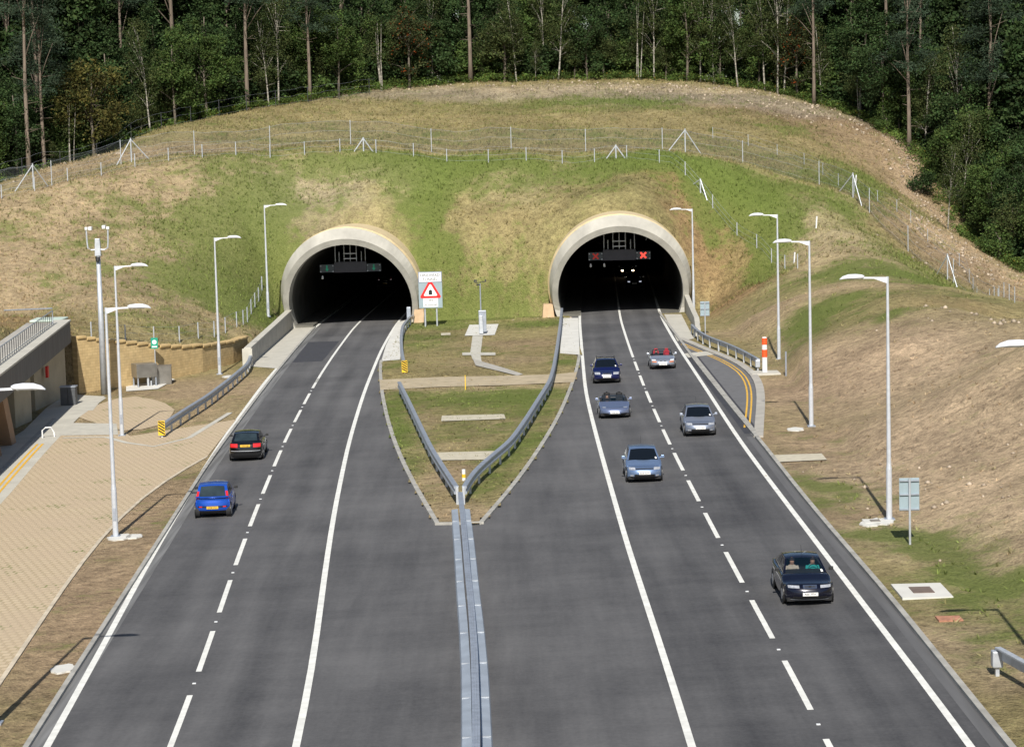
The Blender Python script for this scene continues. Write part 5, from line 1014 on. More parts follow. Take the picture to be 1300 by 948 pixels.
    for s_ in (-1, 1):
        mb = MB(); q = Vector((s_*W2*.93, c0+.38, belt+.03)); mb.tube([q, q+Vector((s_*.10, 0, .04))], .02, 6)
        mb.box(q+Vector((s_*.15, 0, .06)), (.16, .12, .12), 0, 0, .85); mb.build('door_mirror', M[S['mirror']] if S.get('mirror') else pm, root, bevel=.03)
        mb = MB(); yb = c0+.95; mb.box((s_*(W2*1.025), (c1+c2)/2+.1, belt-.16), (.03, .2, .035)); mb.build('door_handle', pm, root)
    if S.get('aerial'): mb = MB(); mb.tube([(0, c1+.15 if S['aerial'] == 1 else c2-.1, H), (0, (c1+.35) if S['aerial'] == 1 else c2+.1, H+.32)], .006, 5); mb.build('aerial', M['black'], root)
    if S.get('rails'):
        for s_ in (-1, 1): mb = MB(); mb.tube([(s_*wr*.92, c1+.25, H-.02), (s_*wr*.92, c1+.3, H+.04), (s_*wr*.92, c2-.2, H+.04), (s_*wr*.92, c2-.1, H-.02)], .022, 6); mb.build('roof_rail', M['black'], root)
    if S.get('pillar_light'):
        for s_ in (-1, 1): gpatch('tail_light', 2.50, 2.93, min(s_*.86, s_*1.0), max(s_*.86, s_*1.0), M['red_lens'], root, .02)
    if S.get('band'):        # sun strip or tax disc stickers on the windscreen
        gpatch('screen_sticker', .80, .92, -.72, -.30, mat('pale sticker', (.35, .62, .58), .5), root, .012) if S['band'] == 1 else gpatch('screen_sticker', .06, .22, .74, .84, M['white_paint'], root, .012)
    return root
FR = lambda a, h: [(.16, .20), (.04, .30), (0, .40), (.01, .50), (.05, .60), (.16+a, h)]
def RR(L_, d, a=0.0): return [(L_-.10-a, d-.06), (L_-.03-a*.5, d-.22), (L_, .58), (L_+.01, .46), (L_-.02, .34), (L_-.12, .20)]
SP = {}
SP['hatch'] = dict(L=3.97, W=1.68, H=1.46, hood=.80, belt=.97, cab=(.98, 1.72, 3.10, 3.84), front=FR(.04, .72), rear=RR(3.97, .95), wf=.80, wr_=3.22, deck=.93, wb=.92, wr=.74, aerial=2, band=2,
    patches=[('headlight', 4.05, 4.95, .56, .93, 'lens'), ('grille', 4.25, 4.62, -.54, .54, 'black'), ('lower_intake', 1.0, 2.1, -.62, .62, 'black'), ('fog_lamp', 1.15, 1.9, .68, .86, 'lens')], rpatches=[('tail_light', 3.6, 4.9, .62, .98, 'red_lens')], fpz=.47, ftxt='BD60 KXW')
SP['hatch_silver'] = dict(SP['hatch'], ftxt='LC11 FHY', band=2)
SP['estate'] = dict(L=4.51, W=1.77, H=1.45, hood=.83, belt=.98, cab=(1.12, 1.95, 3.70, 4.40), front=FR(.05, .74), rear=RR(4.51, .95), wf=.88, wr_=3.52, deck=.93, wb=.90, wr=.72, rails=1, band=2, mirror='blue_dark',
    patches=[('headlight', 3.9, 4.9, .52, .95, 'lens'), ('grille_surround', 3.25, 4.75, -.40, .40, 'chrome'), ('grille', 3.5, 4.6, -.33, .33, 'black'), ('lower_intake', .9, 1.7, -.6, .6, 'black')], rpatches=[('tail_light', 3, 5, .8, .98, 'red_lens')], fpz=.46, ftxt='KP07 RYH')
SP['roadster'] = dict(L=4.32, W=1.78, H=1.22, hood=.68, belt=.86, cab=(1.42, 1.98, 2.6, 3.25), front=[(.14, .18), (.03, .26), (0, .34), (.02, .44), (.10, .54), (.26, .62)], rear=RR(4.32, .86), wf=.84, wr_=3.26, deck=.88, wb=.86, wr=.74, open=1, hoops=1, bow=.42,
    patches=[('headlight', 4.75, 6.15, .60, .84, 'lens'), ('side_intake', .8, 1.8, .42, .84, 'black'), ('centre_intake', .7, 1.3, -.30, .30, 'black')], rpatches=[('tail_light', 3.6, 4.9, .6, .95, 'red_lens')], fpy=-.02, fpz=.36, ftxt='W986 BSX')
SP['roadster_old'] = dict(L=4.10, W=1.72, H=1.24, hood=.70, belt=.84, cab=(1.38, 1.92, 2.5, 3.1), front=[(.14, .18), (.03, .28), (0, .38), (.02, .48), (.08, .56), (.22, .64)], rear=RR(4.10, .84), wf=.80, wr_=3.10, deck=.86, wb=.86, wr=.74, open=1, seat='red_cloth', bow=.38,
    patches=[('headlight', 4.3, 5.3, .62, .93, 'sign_white'), ('indicator', 3.0, 3.8, .55, .93, 'amber'), ('nostril', 3.8, 4.2, .08, .26, 'black'), ('lower_intake', .6, 1.4, -.6, .6, 'black')], rpatches=[('tail_light', 3.6, 4.9, .6, .95, 'red_lens')], fpy=-.012, fpz=.36, ftxt='R524 MGF')
SP['saloon'] = dict(L=4.50, W=1.70, H=1.39, hood=.80, belt=.93, cab=(1.22, 2.05, 3.15, 3.85), front=FR(.02, .73), rear=RR(4.50, .97), wf=.88, wr_=3.50, deck=.99, wb=.90, wr=.70, see=1, aerial=1, band=2, mirror='black',
    patches=[('headlight', 4.2, 4.85, .46, .93, 'lens'), ('grille_surround', 4.15, 4.95, -.30, .30, 'chrome'), ('grille', 4.3, 4.8, -.26, .26, 'black'), ('lower_intake', .9, 1.6, -.75, .75, 'black'), ('bumper_trim', .25, .55, -.85, .85, 'galv_light')], rpatches=[('tail_light', 3.6, 4.9, .6, .95, 'red_lens')], fpz=.44, ftxt='R831 FPW')
SP['black_saloon'] = dict(L=4.45, W=1.76, H=1.43, hood=.80, belt=.95, cab=(1.2, 2.0, 3.35, 4.10), front=FR(.02, .73), rear=RR(4.45, 1.02), wf=.88, wr_=3.50, deck=1.02, wb=.90, wr=.74, mirror='black', aerial=0,
    patches=[('headlight', 3.9, 4.8, .5, .95, 'lens')], rpatches=[('tail_light', 3.75, 4.85, .50, .97, 'red_lens'), ('bumper_trim', 2.75, 2.95, -.95, .95, 'galv_light'), ('lower_panel', .6, 1.7, -.9, .9, 'black')], rpz=.84, rtxt='T418 HJB')
SP['mini'] = dict(L=3.43, W=1.63, H=1.46, hood=.84, belt=.96, cab=(.72, 1.45, 2.85, 3.34), front=FR(.02, .76), rear=RR(3.43, .98), wf=.68, wr_=3.0, deck=.94, wb=.93, wr=.78, mirror='black', bow=.25, pillar_light=1,
    patches=[('headlight', 3.9, 4.8, .5, .95, 'lens')], rpatches=[('tail_light', 4.6, 5.3, .80, .98, 'red_lens'), ('bumper_insert', 2.15, 2.75, -.88, .88, 'black'), ('reflector', 2.25, 2.65, .62, .80, 'red_lens'), ('lower_panel', .3, .9, -.9, .9, 'black')], rpz=.48, rtxt='LD08 VNC')
M['blue_dark'] = paint('dark blue paint', (.006, .010, .075), .25, .3)
pn_navy = paint('navy paint', (.004, .005, .016), .22, .3); pn_black = paint('black paint', (.006, .006, .007), .2, .2); pn_bright = paint('bright blue paint', (.01, .085, .50), .25, .35)
pn_ice = paint('ice blue metallic', (.22, .32, .52), .34, .65); pn_ice2 = paint('silver blue metallic', (.30, .34, .43), .34, .65); pn_sil = paint('silver blue metallic dark', (.22, .27, .42), .34, .65); pn_silver = paint('silver metallic', (.46, .50, .58), .34, .65)
def heading(A, B, Y): a, b_ = centre(A, B, Y-6), centre(A, B, Y+6); return math.atan2(b_[0]-a[0], b_[1]-a[1])
def put(px, py, key, col, label, left=False, dy=.85, toward=True):
    g = G(px, py); S = SP[key]; A, B = (L_LL, L_LR) if left else (L_RL, L_RR); hd = heading(A, B, g.y)
    if toward: return car(label, (g.x, g.y-dy, base(g.x)+.012), -hd, S, col)
    Y = g.y-dy+S['L']; return car(label, (g.x+math.sin(hd)*S['L']/1, Y, base(g.x)+.012), PI-hd, S, col)
c_volvo = put(770, 485.5, 'estate', M['blue_dark'], 'dark blue estate car with white grille surround, highest in the inner right lane')
c_box = put(780, 529.5, 'roadster', pn_sil, 'grey blue open roadster between the dark blue estate and the light blue hatchback')
c_old = put(841, 467.5, 'roadster_old', pn_silver, 'silver open roadster with red seats, nearest the right tunnel mouth')
c_polo2 = put(888, 552, 'hatch_silver', pn_ice2, 'silver blue hatchback in the outer right lane beside the lay-by')
c_polo = put(817.5, 610, 'hatch', pn_ice, 'light blue hatchback low in the inner right lane, nearest of that lane')
c_rover = put(1025, 764, 'saloon', pn_navy, 'navy saloon with two people in it at the lower right, nearest car')
c_black = put(314, 583.5, 'black_saloon', pn_black, 'black car with red tail lights driving away toward the left tunnel', left=True, dy=.75, toward=False)
c_blue = put(272, 655.5, 'mini', pn_bright, 'small bright blue hatchback driving away, lowest in the left lane', left=True, dy=.5, toward=False)
# cars inside the bores
SP['tun1'] = dict(SP['hatch'], ftxt=None, patches=[('headlight', 3.9, 4.7, .6, .9, 'head_on'), ('grille', 3.2, 3.9, -.5, .5, 'black')]); SP['tun2'] = dict(SP['hatch'], ftxt=None, patches=[('headlight', 3.9, 4.7, .6, .9, 'head_dim'), ('grille', 3.2, 3.9, -.5, .5, 'black')])
M['head_on'] = mat('lit headlamps', (.8, .75, .6), .3, emit=(1, .72, .45), estr=14); M['head_dim'] = mat('side lamps', (.6, .6, .6), .3, emit=(.8, .85, 1), estr=.5); M['tail_dim'] = mat('dim tail lamps', (.3, .1, .1), .3, emit=(.9, .7, .7), estr=.25)
for (px, py, Y, key, lb, m_) in ((797, 352, 250, 'tun1', 'car deep in the right tunnel with both headlights lit', pn_black), (806, 377, 232, 'tun2', 'dim dark car in the right tunnel in front of the one with lit headlights', pn_navy)):
    q = P(px, py, Y); car(lb, (q.x, Y, base(q.x)+.01), -.04, SP[key], m_)
SP['tun3'] = dict(SP['mini'], rtxt=None, rpatches=[('tail_light', 4.6, 5.3, .8, .98, 'tail_dim')])
q = P(490, 358, 252); car('barely visible dark car deep in the left tunnel', (q.x, 252+3.4, base(q.x)+.01), PI-.04, SP['tun3'], pn_black)
def seat(c, S, side, shirt, label, up=.0, back=.45):
    y = S['cab'][1]+back; z = S['belt']-.42+up; p = Matrix.Translation(c.location) @ Matrix.Rotation(c.rotation_euler.z, 4, 'Z') @ Vector((side*.36, y, z)); return person(p, c.rotation_euler.z, shirt, label)
seat(c_rover, SP['saloon'], -1, M['shirt_w'], 'person in a pale shirt driving the navy saloon', .07, .02)
seat(c_rover, SP['saloon'], 1, M['teal'], 'person in a turquoise shirt in the passenger seat of the navy saloon', .07, .02)
seat(c_box, SP['roadster'], -1, M['interior'], 'person in dark clothes driving the grey blue roadster', -.02, .35)
seat(c_old, SP['roadster_old'], -1, M['interior'], 'person in dark clothes driving the silver roadster with red seats', -.02, .35)
# ------------------------------------------------------------------ vegetation
def leaf_mat(name, c, tr=.35):
    m = bpy.data.materials.new(name); m.use_nodes = True; N_ = m.node_tree.nodes; L_ = m.node_tree.links; b_ = N_['Principled BSDF']; b_.inputs['Roughness'].default_value = .75; b_.inputs['Specular IOR Level'].default_value = .18
    at_ = N_.new('ShaderNodeVertexColor'); at_.layer_name = 'tint'; v_ = N_.new('ShaderNodeVectorMath'); v_.operation = 'MULTIPLY'; v_.inputs[1].default_value = c; L_.new(at_.outputs['Color'], v_.inputs[0]); L_.new(v_.outputs[0], b_.inputs['Base Color'])
    t_ = N_.new('ShaderNodeBsdfTranslucent'); L_.new(v_.outputs[0], t_.inputs[0]); mx_ = N_.new('ShaderNodeMixShader'); mx_.inputs[0].default_value = tr; out_ = N_['Material Output']
    L_.new(b_.outputs[0], mx_.inputs[1]); L_.new(t_.outputs[0], mx_.inputs[2]); L_.new(mx_.outputs[0], out_.inputs[0]); return m
LM = {'pine': leaf_mat('pine needles', (.036, .058, .034), .1), 'oak': leaf_mat('oak leaves', (.060, .098, .025), .25), 'birch': leaf_mat('birch leaves', (.062, .082, .027), .28),
      'beech': leaf_mat('dark broad leaves', (.033, .060, .019), .2), 'olive': leaf_mat('olive yellow leaves', (.090, .088, .024), .25), 'rowan': leaf_mat('rowan leaves', (.048, .060, .022), .22), 'bracken': leaf_mat('bracken fronds', (.085, .135, .030), .28)}
BK = {'pine': mat('pine bark', (.17, .135, .105), .95, var=.35, scale=1.5, bump=.6, stretch=(3, 3, .5)), 'birch': mat('birch bark', (.29, .27, .23), .9, var=.7, scale=2.2, stretch=(1, 1, 2.5)), 'oak': mat('grey bark', (.13, .11, .085), .95, var=.3, scale=2, bump=.5)}
def leaves(name, centers, spread, per, size, m, parent, flat=1.0, aspect=.6, tint_r=.35, extra=None):
    """leaf sized quads gathered in clumps"""
    c = np.repeat(np.asarray(centers), per, axis=0); n = len(c); sp_ = np.repeat(np.asarray(spread), per) if np.ndim(spread) else np.full(n, spread)
    d = rng.normal(size=(n, 3)); d[:, 2] *= flat; pos = c+d*sp_[:, None]*.55
    a = rng.normal(size=(n, 3)); a[:, 2] *= .6; a /= np.linalg.norm(a, axis=1)[:, None]; b_ = rng.normal(size=(n, 3)); b_ -= (b_*a).sum(1)[:, None]*a; b_ /= np.linalg.norm(b_, axis=1)[:, None]
    s_ = size*rng.uniform(.6, 1.3, n)[:, None]; A = a*s_; B = b_*s_*aspect
    V_ = np.stack([pos-A*.5, pos+B*.5, pos+A*.5, pos-B*.5], 1).reshape(-1, 3); Fq = np.arange(n*4).reshape(-1, 4)
    tc_ = np.repeat(rng.uniform(1-tint_r*1.2, 1+tint_r*1.3, (len(centers), 1)), per, axis=0)*rng.uniform(.75, 1.25, (n, 1))*np.ones((1, 3)); tc_[:, 0] *= rng.uniform(.85, 1.2, n)
    if extra is not None: k = rng.random(n) < extra[0]; tc_[k] = extra[1]
    return fast_mesh(name, V_, Fq, m, parent, col=np.repeat(tc_, 4, axis=0))
def trunk(kind, h_, r0, r1, lean_, parent, stubs=0, limbs=None, wob=.25):
    mb = MB(); pts = []; ph = random.uniform(0, 6)
    for i in range(9): t = i/8; pts.append((lean_[0]*t*h_+wob*math.sin(ph+t*4)*t, lean_[1]*t*h_+wob*math.cos(ph+t*3)*t, h_*t-.3))
    mb.tube(pts, [r0*(1.25 if i == 0 else 1)*(1-i/8)+r1*(i/8) for i in range(9)], 9)
    def at_h(z): t = max(0, min(1, z/h_)); i = min(7, int(t*8)); f = t*8-i; return Vector(pts[i]).lerp(Vector(pts[i+1]), f)
    for k in range(stubs):
        z = random.uniform(.15, .8)*h_; a = random.uniform(0, 2*PI); p = at_h(z); l = random.uniform(.4, 1.8); mb.tube([p, p+Vector((math.cos(a)*l, math.sin(a)*l, random.uniform(-.1, .35)*l))], [.045, .015], 4)
    for c in (limbs if limbs is not None else []):
        p = at_h(max(.1*h_, c[2]*.75)); mb.tube([p, p.lerp(Vector(c), .5)+Vector((0, 0, .2)), Vector(c)], [r0*.28, r0*.16, .02], 5)
    return mb.build('trunk', BK[kind], parent, smooth=True), at_h
def proto_pine(h_=24, cs=.52):
    r = empty('pine_tree', (0, 0, 0)); N_ = 46; cen = []
    for k in range(N_):
        t = random.random(); z = h_*(cs+(1.0-cs)*t); R_ = (2.9*(1-.75*t)+.5)*math.sqrt(random.random()); a = random.uniform(0, 2*PI); cen.append((R_*math.cos(a), R_*math.sin(a), z))
    trunk('pine', h_*.96, .25, .06, (random.uniform(-.02, .02), .0), r, stubs=16, limbs=cen[::7]); leaves('crown', cen, 1.05, 170, .36, LM['pine'], r, flat=.45, aspect=.22, tint_r=.4); return r
def proto_birch(h_=13, lean_=(.05, 0)):
    r = empty('birch_tree', (0, 0, 0)); cen = []
    tr, ah = None, None
    for k in range(60):
        t = random.random()**.8; z = h_*(.30+.72*t); R_ = (2.0*(1-.6*t)+.3)*math.sqrt(random.random()); a = random.uniform(0, 2*PI); cen.append((R_*math.cos(a)+lean_[0]*z, R_*math.sin(a)+lean_[1]*z, z))
    trunk('birch', h_*.95, .115, .03, lean_, r, stubs=5, limbs=cen[::4]); leaves('crown', cen, .70, 70, .20, LM['birch'], r, flat=.8, aspect=.6, tint_r=.4); return r
def proto_broad(kind, h_=11, R=3.4, n=70, per=130, z0=.12, size=.27, bark='oak', name='broadleaf_tree', extra=None):
    r = empty(name, (0, 0, 0)); cen = []; lob = [(random.uniform(0, 2*PI), random.uniform(.45, .95), random.uniform(.25, .85)) for _ in range(7)]
    for k in range(n):
        if random.random() < .75:
            a0, ro, zt = random.choice(lob); a = a0+random.gauss(0, .35); q = R*ro*random.uniform(.6, 1.05)*math.sin(PI*min(.93, max(.12, zt*.85+.12))); z = h_*(z0+(1-z0)*min(1, max(0, zt+random.gauss(0, .10))))
        else: a = random.uniform(0, 2*PI); t = random.random(); q = R*math.sqrt(random.random())*math.sin(PI*(.15+.75*t)); z = h_*(z0+(1-z0)*t)
        cen.append((q*math.cos(a), q*math.sin(a), z))
    trunk(bark, h_*.85, .17, .05, (random.uniform(-.03, .03), 0), r, stubs=2, limbs=cen[::5]); leaves('crown', cen, [random.uniform(.5, .95) for _ in cen], per, size, LM[kind], r, flat=.75, tint_r=.45, extra=extra); return r
def proto_thin(h_=9):
    r = empty('bare_sapling', (0, 0, 0)); mb = MB()
    for k in range(3):
        a = random.uniform(-.25, .25); p = [(k*.2, 0, -.2), (k*.25+a*h_*.3, .1, h_*.4), (k*.3+a*h_*.8, 0, h_*random.uniform(.75, 1))]; mb.tube(p, [.06, .045, .015], 5)
    mb.build('trunk', BK['birch'], r); cen = [(random.gauss(0, 1), random.gauss(0, .8), random.uniform(h_*.45, h_)) for _ in range(22)]; leaves('crown', cen, .6, 50, .18, LM['birch'], r, tint_r=.4); return r
PR = {'pine': [proto_pine(24, .50), proto_pine(26, .58), proto_pine(22, .42)], 'birch': [proto_birch(13, (.10, 0)), proto_birch(12, (-.08, .02)), proto_birch(14, (.02, 0))],
      'oak': [proto_broad('oak', 11, 3.6), proto_broad('oak', 9, 3.0)], 'beech': [proto_broad('beech', 13, 3.9, 80), proto_broad('beech', 10, 3.2)], 'young': [proto_broad('birch', 7.5, 2.4, 55, 110, .1, .22)],
      'olive': [proto_broad('olive', 9, 3.0, 60, 120, .2, .24)], 'rowan': [proto_broad('rowan', 9, 2.6, 55, 110, .2, .22, extra=(.07, (5.5, .9, .5)))], 'thin': [proto_thin(9), proto_thin(7.5)],
      'shrub': [proto_broad('oak', 2.6, 1.7, 26, 120, .05, .2, name='shrub'), proto_broad('beech', 2.2, 1.5, 24, 110, .05, .2, name='shrub')], 'thicket': [proto_broad('beech', 4.5, 2.9, 60, 110, .0, .34, name='shrub'), proto_broad('oak', 4.0, 2.8, 55, 110, .0, .32, name='shrub')], 'tall': [proto_broad('beech', 20, 4.8, 150, 130, .02, .46, name='broadleaf_tree'), proto_broad('beech', 18, 4.6, 140, 130, .02, .46)]}
USED = set()
def plant(kind, x, y, label, s_=1.0, var=None, group=None, cat='tree', rz=None, sink=.1):
    k = (var if var is not None else random.randrange(len(PR[kind]))); pr = PR[kind][k]
    o = pr if (kind, k) not in USED else copy_tree(pr); USED.add((kind, k))
    o.location = (x, y, hz(x, y)-sink); o.rotation_euler = (0, 0, random.uniform(0, 6.28) if rz is None else rz); s2 = s_*random.uniform(.96, 1.04); o.scale = (s2, s2, s_)
    tag(o, label, cat, group)
    if group is None and 'group' in o.keys(): del o['group']
    return o
SINGLE = [  # px at the foot, py, kind, variant, scale, rz, label
 (36, 192, 'pine', 1, 1.0, 0, 'straight pine with pale brown trunk at far left, above the mesh fence corner'),
 (54, 150, 'pine', 2, .9, 1, 'thinner pine just behind the straight pine at the far left'),
 (118, 150, 'olive', 0, 1.25, 2, 'yellowish green tree left of the slender leaning white trunk'),
 (191, 141, 'birch', 0, .95, 3.0, 'slender leaning white birch right of the yellowish green tree'),
 (86, 178, 'thin', 0, 1.0, .4, 'leaning bare sapling below the yellowish green tree'),
 (222, 143, 'oak', 0, 1.0, 1, 'mid green bushy tree right of the slender leaning white birch'),
 (262, 132, 'oak', 1, 1.0, 2, 'rounded green tree just left of the big pale pine trunk'),
 (314, 124, 'pine', 0, 1.0, 4, 'big pale trunked pine with short dead branches, left of the centre of the forest edge'),
 (341, 117, 'birch', 1, .9, 0, 'thin white birch immediately right of the big pale trunked pine'),
 (352, 90, 'birch', 2, 1.0, 1, 'white birch with hanging leaves, second right of the pale trunked pine'),
 (393, 112, 'pine', 2, .9, 3, 'brown pine trunk showing above the leaves left of the reddish tree'),
 (430, 112, 'oak', 0, .95, 4, 'light green spreading tree left of the twin thin stems'),
 (485, 96, 'thin', 1, 1.2, 2, 'pair of thin pale stems with airy reddish foliage'),
 (520, 92, 'rowan', 0, 1.1, 1, 'tree with rusty tinted foliage left of the thickest pine trunk'),
 (597, 86, 'pine', 1, 1.1, 2.2, 'thickest dark brown pine trunk at the middle of the forest edge'),
 (640, 96, 'young', 0, 1.2, 2, 'green young tree just right of the thickest pine trunk'),
 (680, 103, 'birch', 2, .35, 0, 'short broken white trunk standing on the crest of the mound'),
 (656, 101, 'birch', 1, .9, .5, 'birch with green leaves on the crest, left of the broken trunk'),
 (708, 84, 'birch', 0, 1.05, .2, 'white birch leaning right with bright bark near the middle'),
 (745, 88, 'beech', 1, .9, 1, 'dark bushy tree right of the bright leaning birch'),
 (808, 90, 'thin', 0, 1.2, .1, 'forked bare stems leaning together right of the dark bushy tree'),
 (830, 80, 'birch', 2, 1.0, 2, 'straight pale stem behind the forked bare stems'),
 (872, 88, 'oak', 0, 1.1, 3, 'light green leafy tree above the middle right of the forest edge'),
 (889, 88, 'birch', 1, .9, 2, 'slim birch left of the pair of crooked ones at right'),
 (906, 88, 'birch', 2, .9, 4, 'slim straight birch, next right of the slim one'),
 (937, 94, 'birch', 0, .95, 2.9, 'crooked birch leaning left at the right part of the forest edge'),
 (971, 98, 'birch', 1, 1.1, 1, 'pale double bend birch at the right of the forest edge'),
 (987, 106, 'birch', 2, 1.1, 1.5, 'tall white birch right beside the double bend birch'),
 (994, 106, 'birch', 0, 1.1, .6, 'thin birch touching the tall white birch on its right'),
 (1012, 103, 'rowan', 0, 1.1, 1, 'rowan with orange red berries right of the white birches'),
 (1033, 98, 'pine', 0, .9, 1, 'grey brown pine trunk right of the berry tree'),
 (1090, 132, 'thin', 1, 1.2, 1, 'single thin stem before the dark hollow at right'),
 (1154, 155, 'pine', 2, 1.0, 2, 'curved grey trunk at the corner where the forest turns downhill'),
 (1120, 140, 'beech', 0, 1.0, 2, 'large dark tree shading the corner where the forest turns'),
 (1200, 205, 'young', 0, 1.4, 2, 'light green slender tree on the steep right edge'),
 (1215, 228, 'birch', 2, 1.2, 2, 'thin pale stem low on the right forest edge'),
 (1254, 255, 'pine', 0, 1.1, 3, 'tall pine with grey trunk and blue green tufts at the far right'),
 (1235, 268, 'oak', 1, 1.2, 3, 'bushy dull green tree at the foot of the far right pine'),
 (1285, 262, 'olive', 0, 1.1, 3, 'yellow green young tree at the right border of the picture'),
 (1203, 292, 'birch', 1, .7, 3, 'short white birch beside the bare brown bank on the right'),
 (1268, 330, 'shrub', 0, 1.2, 1, 'bright green shrub at the foot of the right forest, left one of two'),
 (1292, 335, 'shrub', 1, 1.5, 1, 'dense green shrub at the right border, right one of two'),
 (1170, 245, 'shrub', 1, 1.0, 1, 'small dark shrub on the bare bank below the corner of the forest'),
 (1125, 175, 'shrub', 0, .9, 1, 'small green shrub at the edge of the brush strewn bank')]
EDGE = [Vector((x, y, 0)) for x, y in ((-78, 200), (-60, 215), (-50, 226), (-40, 240), (-34, 252), (-28, 263), (-16, 277), (-5, 284), (10, 286), (24.6, 284.5), (34, 279), (41.4, 271), (45.3, 261), (46.3, 248), (46.8, 238), (49, 215), (60, 190))]
def edge_pt(px):      # foot point on the forest edge under a given bearing
    t = ray(px, 150); t = t[0]/t[1]
    for a, b_ in zip(EDGE[:-1], EDGE[1:]):
        fa, fb = a.x-t*a.y, b_.x-t*b_.y
        if fa*fb <= 0: return a.lerp(b_, fa/(fa-fb))
    return EDGE[8]
for px, py, kind, k, s_, rz, lb in SINGLE:
    q = hit(px, py)
    if px < 1130 or q is None or q.y > 300: e = edge_pt(px); r_ = ray(px, py); Y = e.y+random.uniform(-.3, 1.2); q = Vector((r_[0]/r_[1]*Y, Y, 0))
    plant(kind, q.x, q.y, lb, s_, k, None, 'shrub' if kind == 'shrub' else 'tree', rz)
# the mass of the forest behind the edge: rows of trees going back from the edge line
dense = []
for a, b_ in zip(EDGE[:-1], EDGE[1:]):
    n = max(1, int((b_-a).length/3.4))
    for i in range(n): dense.append((a.lerp(b_, (i+.5)/n), Vector((b_.x-a.x, b_.y-a.y, 0)).normalized()))
KN = {'beech': 'dark leafy tree standing behind the first row of the forest edge', 'oak': 'mid green leafy tree standing behind the first row of the forest edge', 'pine': 'pine among the trees behind the forest edge', 'birch': 'birch among the trees behind the forest edge', 'young': 'small light green tree within the forest edge', 'tall': 'tall dense tree deep in the forest at the back', 'thin': 'thin stemmed sapling in the forest edge'}
NF = 0
def fplant(kind, x, y, s_):
    global NF
    if NF > 400 or abs(x) > .235*y+12: return
    # only where the lower part can be seen from the road side
    NF += 1; plant(kind, x, y, KN[kind], s_, None, {'tall': 'tall trees at the back of the forest'}.get(kind, 'trees behind the forest edge, '+kind if kind != 'young' else 'small trees behind the forest edge'), 'tree')
for i, (p, d) in enumerate(dense):
    nrm = Vector((-d.y, d.x, 0))           # pointing away from the road
    if nrm.y < 0 and nrm.x < .2: nrm = -nrm
    for row, (off, kinds, sc_) in enumerate(((2.6, ('oak', 'young', 'oak', 'beech', 'young', 'birch'), .8), (6.0, ('beech', 'oak', 'beech', 'beech'), 1.05), (10.5, ('pine', 'beech', 'tall'), 1.1), (15, ('tall', 'tall', 'pine'), 1.15), (20, ('tall', 'tall'), 1.3), (25, ('tall', 'tall'), 1.4))):
        if row == 0 and i % 2 and random.random() < .3: continue
        if row == 2 and i % 2: continue
        if row == 4 and i % 2 == 0: continue
        if row == 5 and i % 2 == 1: continue
        q = p+nrm*(off+random.uniform(-1, 1))+d*random.uniform(-1.2, 1.2); fplant(random.choice(kinds), q.x, q.y, sc_*random.uniform(.85, 1.15))
for p, d in dense[::1]:
    nrm = Vector((-d.y, d.x, 0)); nrm = -nrm if (nrm.y < 0 and nrm.x < .2) else nrm
    for off in (4.5, 8.5, 14.5):
        q = p+nrm*(off+random.uniform(-1, 1))+d*random.uniform(-1, 1)
        if abs(q.x) < .232*q.y+3: plant('thicket', q.x, q.y, 'dark bushy undergrowth shrub in the shade inside the forest', random.uniform(.9, 1.3), None, 'undergrowth shrubs inside the forest', 'shrub')
# bracken and brambles along the edge: one uncountable mass
cen = []; 
for p, d in dense:
    nrm = Vector((-d.y, d.x, 0)); nrm = -nrm if (nrm.y < 0 and nrm.x < .2) else nrm
    for k in range(30):
        q = p+nrm*random.uniform(-.8, 4.0)+d*random.uniform(-2, 2)
        if abs(q.x) < .3*q.y+6: cen.append((q.x, q.y, hz(q.x, q.y)+random.uniform(.15, .95)))
br_ = leaves('bracken', cen, .55, 46, .22, LM['bracken'], None, flat=.6, tint_r=.5, extra=(.03, (1.9, .8, .5))); tag(br_, 'waist high green bracken along the foot of the forest', 'bracken', kind='stuff')
# ------------------------------------------------------------------ rough grass: one uncountable mass
n = 260000
Xs = rng.uniform(-62, 56, n); Ys = rng.uniform(56, 290, n); ok = (np.abs(Xs) < .232*Ys+3)
zone_bad = inpoly(Xs, Ys, [(-29.6, 20), (-29.6, 108), (-33.2, 156.3)]+wall_pts+[(-19.9, 180), (-19.9, 205), (-8.4, 204), (3.6, 202.5), (16.2, 201.5), (15.6, 180)]+[(x+.2, y) for x, y in foot if y < 165]) & ~inpoly(Xs, Ys, [(14, 60), (14, 118), (16.6, 122), (17.2, 150), (17, 170), (22, 170), (24, 60)])
ok &= ~zone_bad
for p in PORT: s_ = Ys-p['y']; l = Xs-p['x']; ok &= ~((np.abs(l) < 6.6) & (s_ > -3) & (s_ < 6))
den = rng.random(n); Cg, Gg = ground_colour(np.c_[Xs, Ys, Ys*0]); dens = np.where(Ys > 195, .9, np.where((Xs > 14), .10, .6))*np.clip(.45+Gg*.5, .3, 1); ok &= den < dens
Xi = rng.uniform(-9.6, 5, 9000); Yi = rng.uniform(98, 203, 9000); oki = inpoly(Xi, Yi, poly_i) & (rng.random(9000) < .6); 
Xs, Ys, Cg, Gg = Xs[ok], Ys[ok], Cg[ok], Gg[ok]; Zs = hgt(Xs, Ys)
ci2, gi2 = ground_colour(np.c_[Xi[oki], Yi[oki], Yi[oki]*0]); Xs = np.r_[Xs, Xi[oki]]; Ys = np.r_[Ys, Yi[oki]]; Zs = np.r_[Zs, SX*Xi[oki]+.07]; Cg = np.r_[Cg, ci2]; Gg = np.r_[Gg, gi2]; isI = np.r_[np.zeros(ok.sum(), bool), np.ones(oki.sum(), bool)]
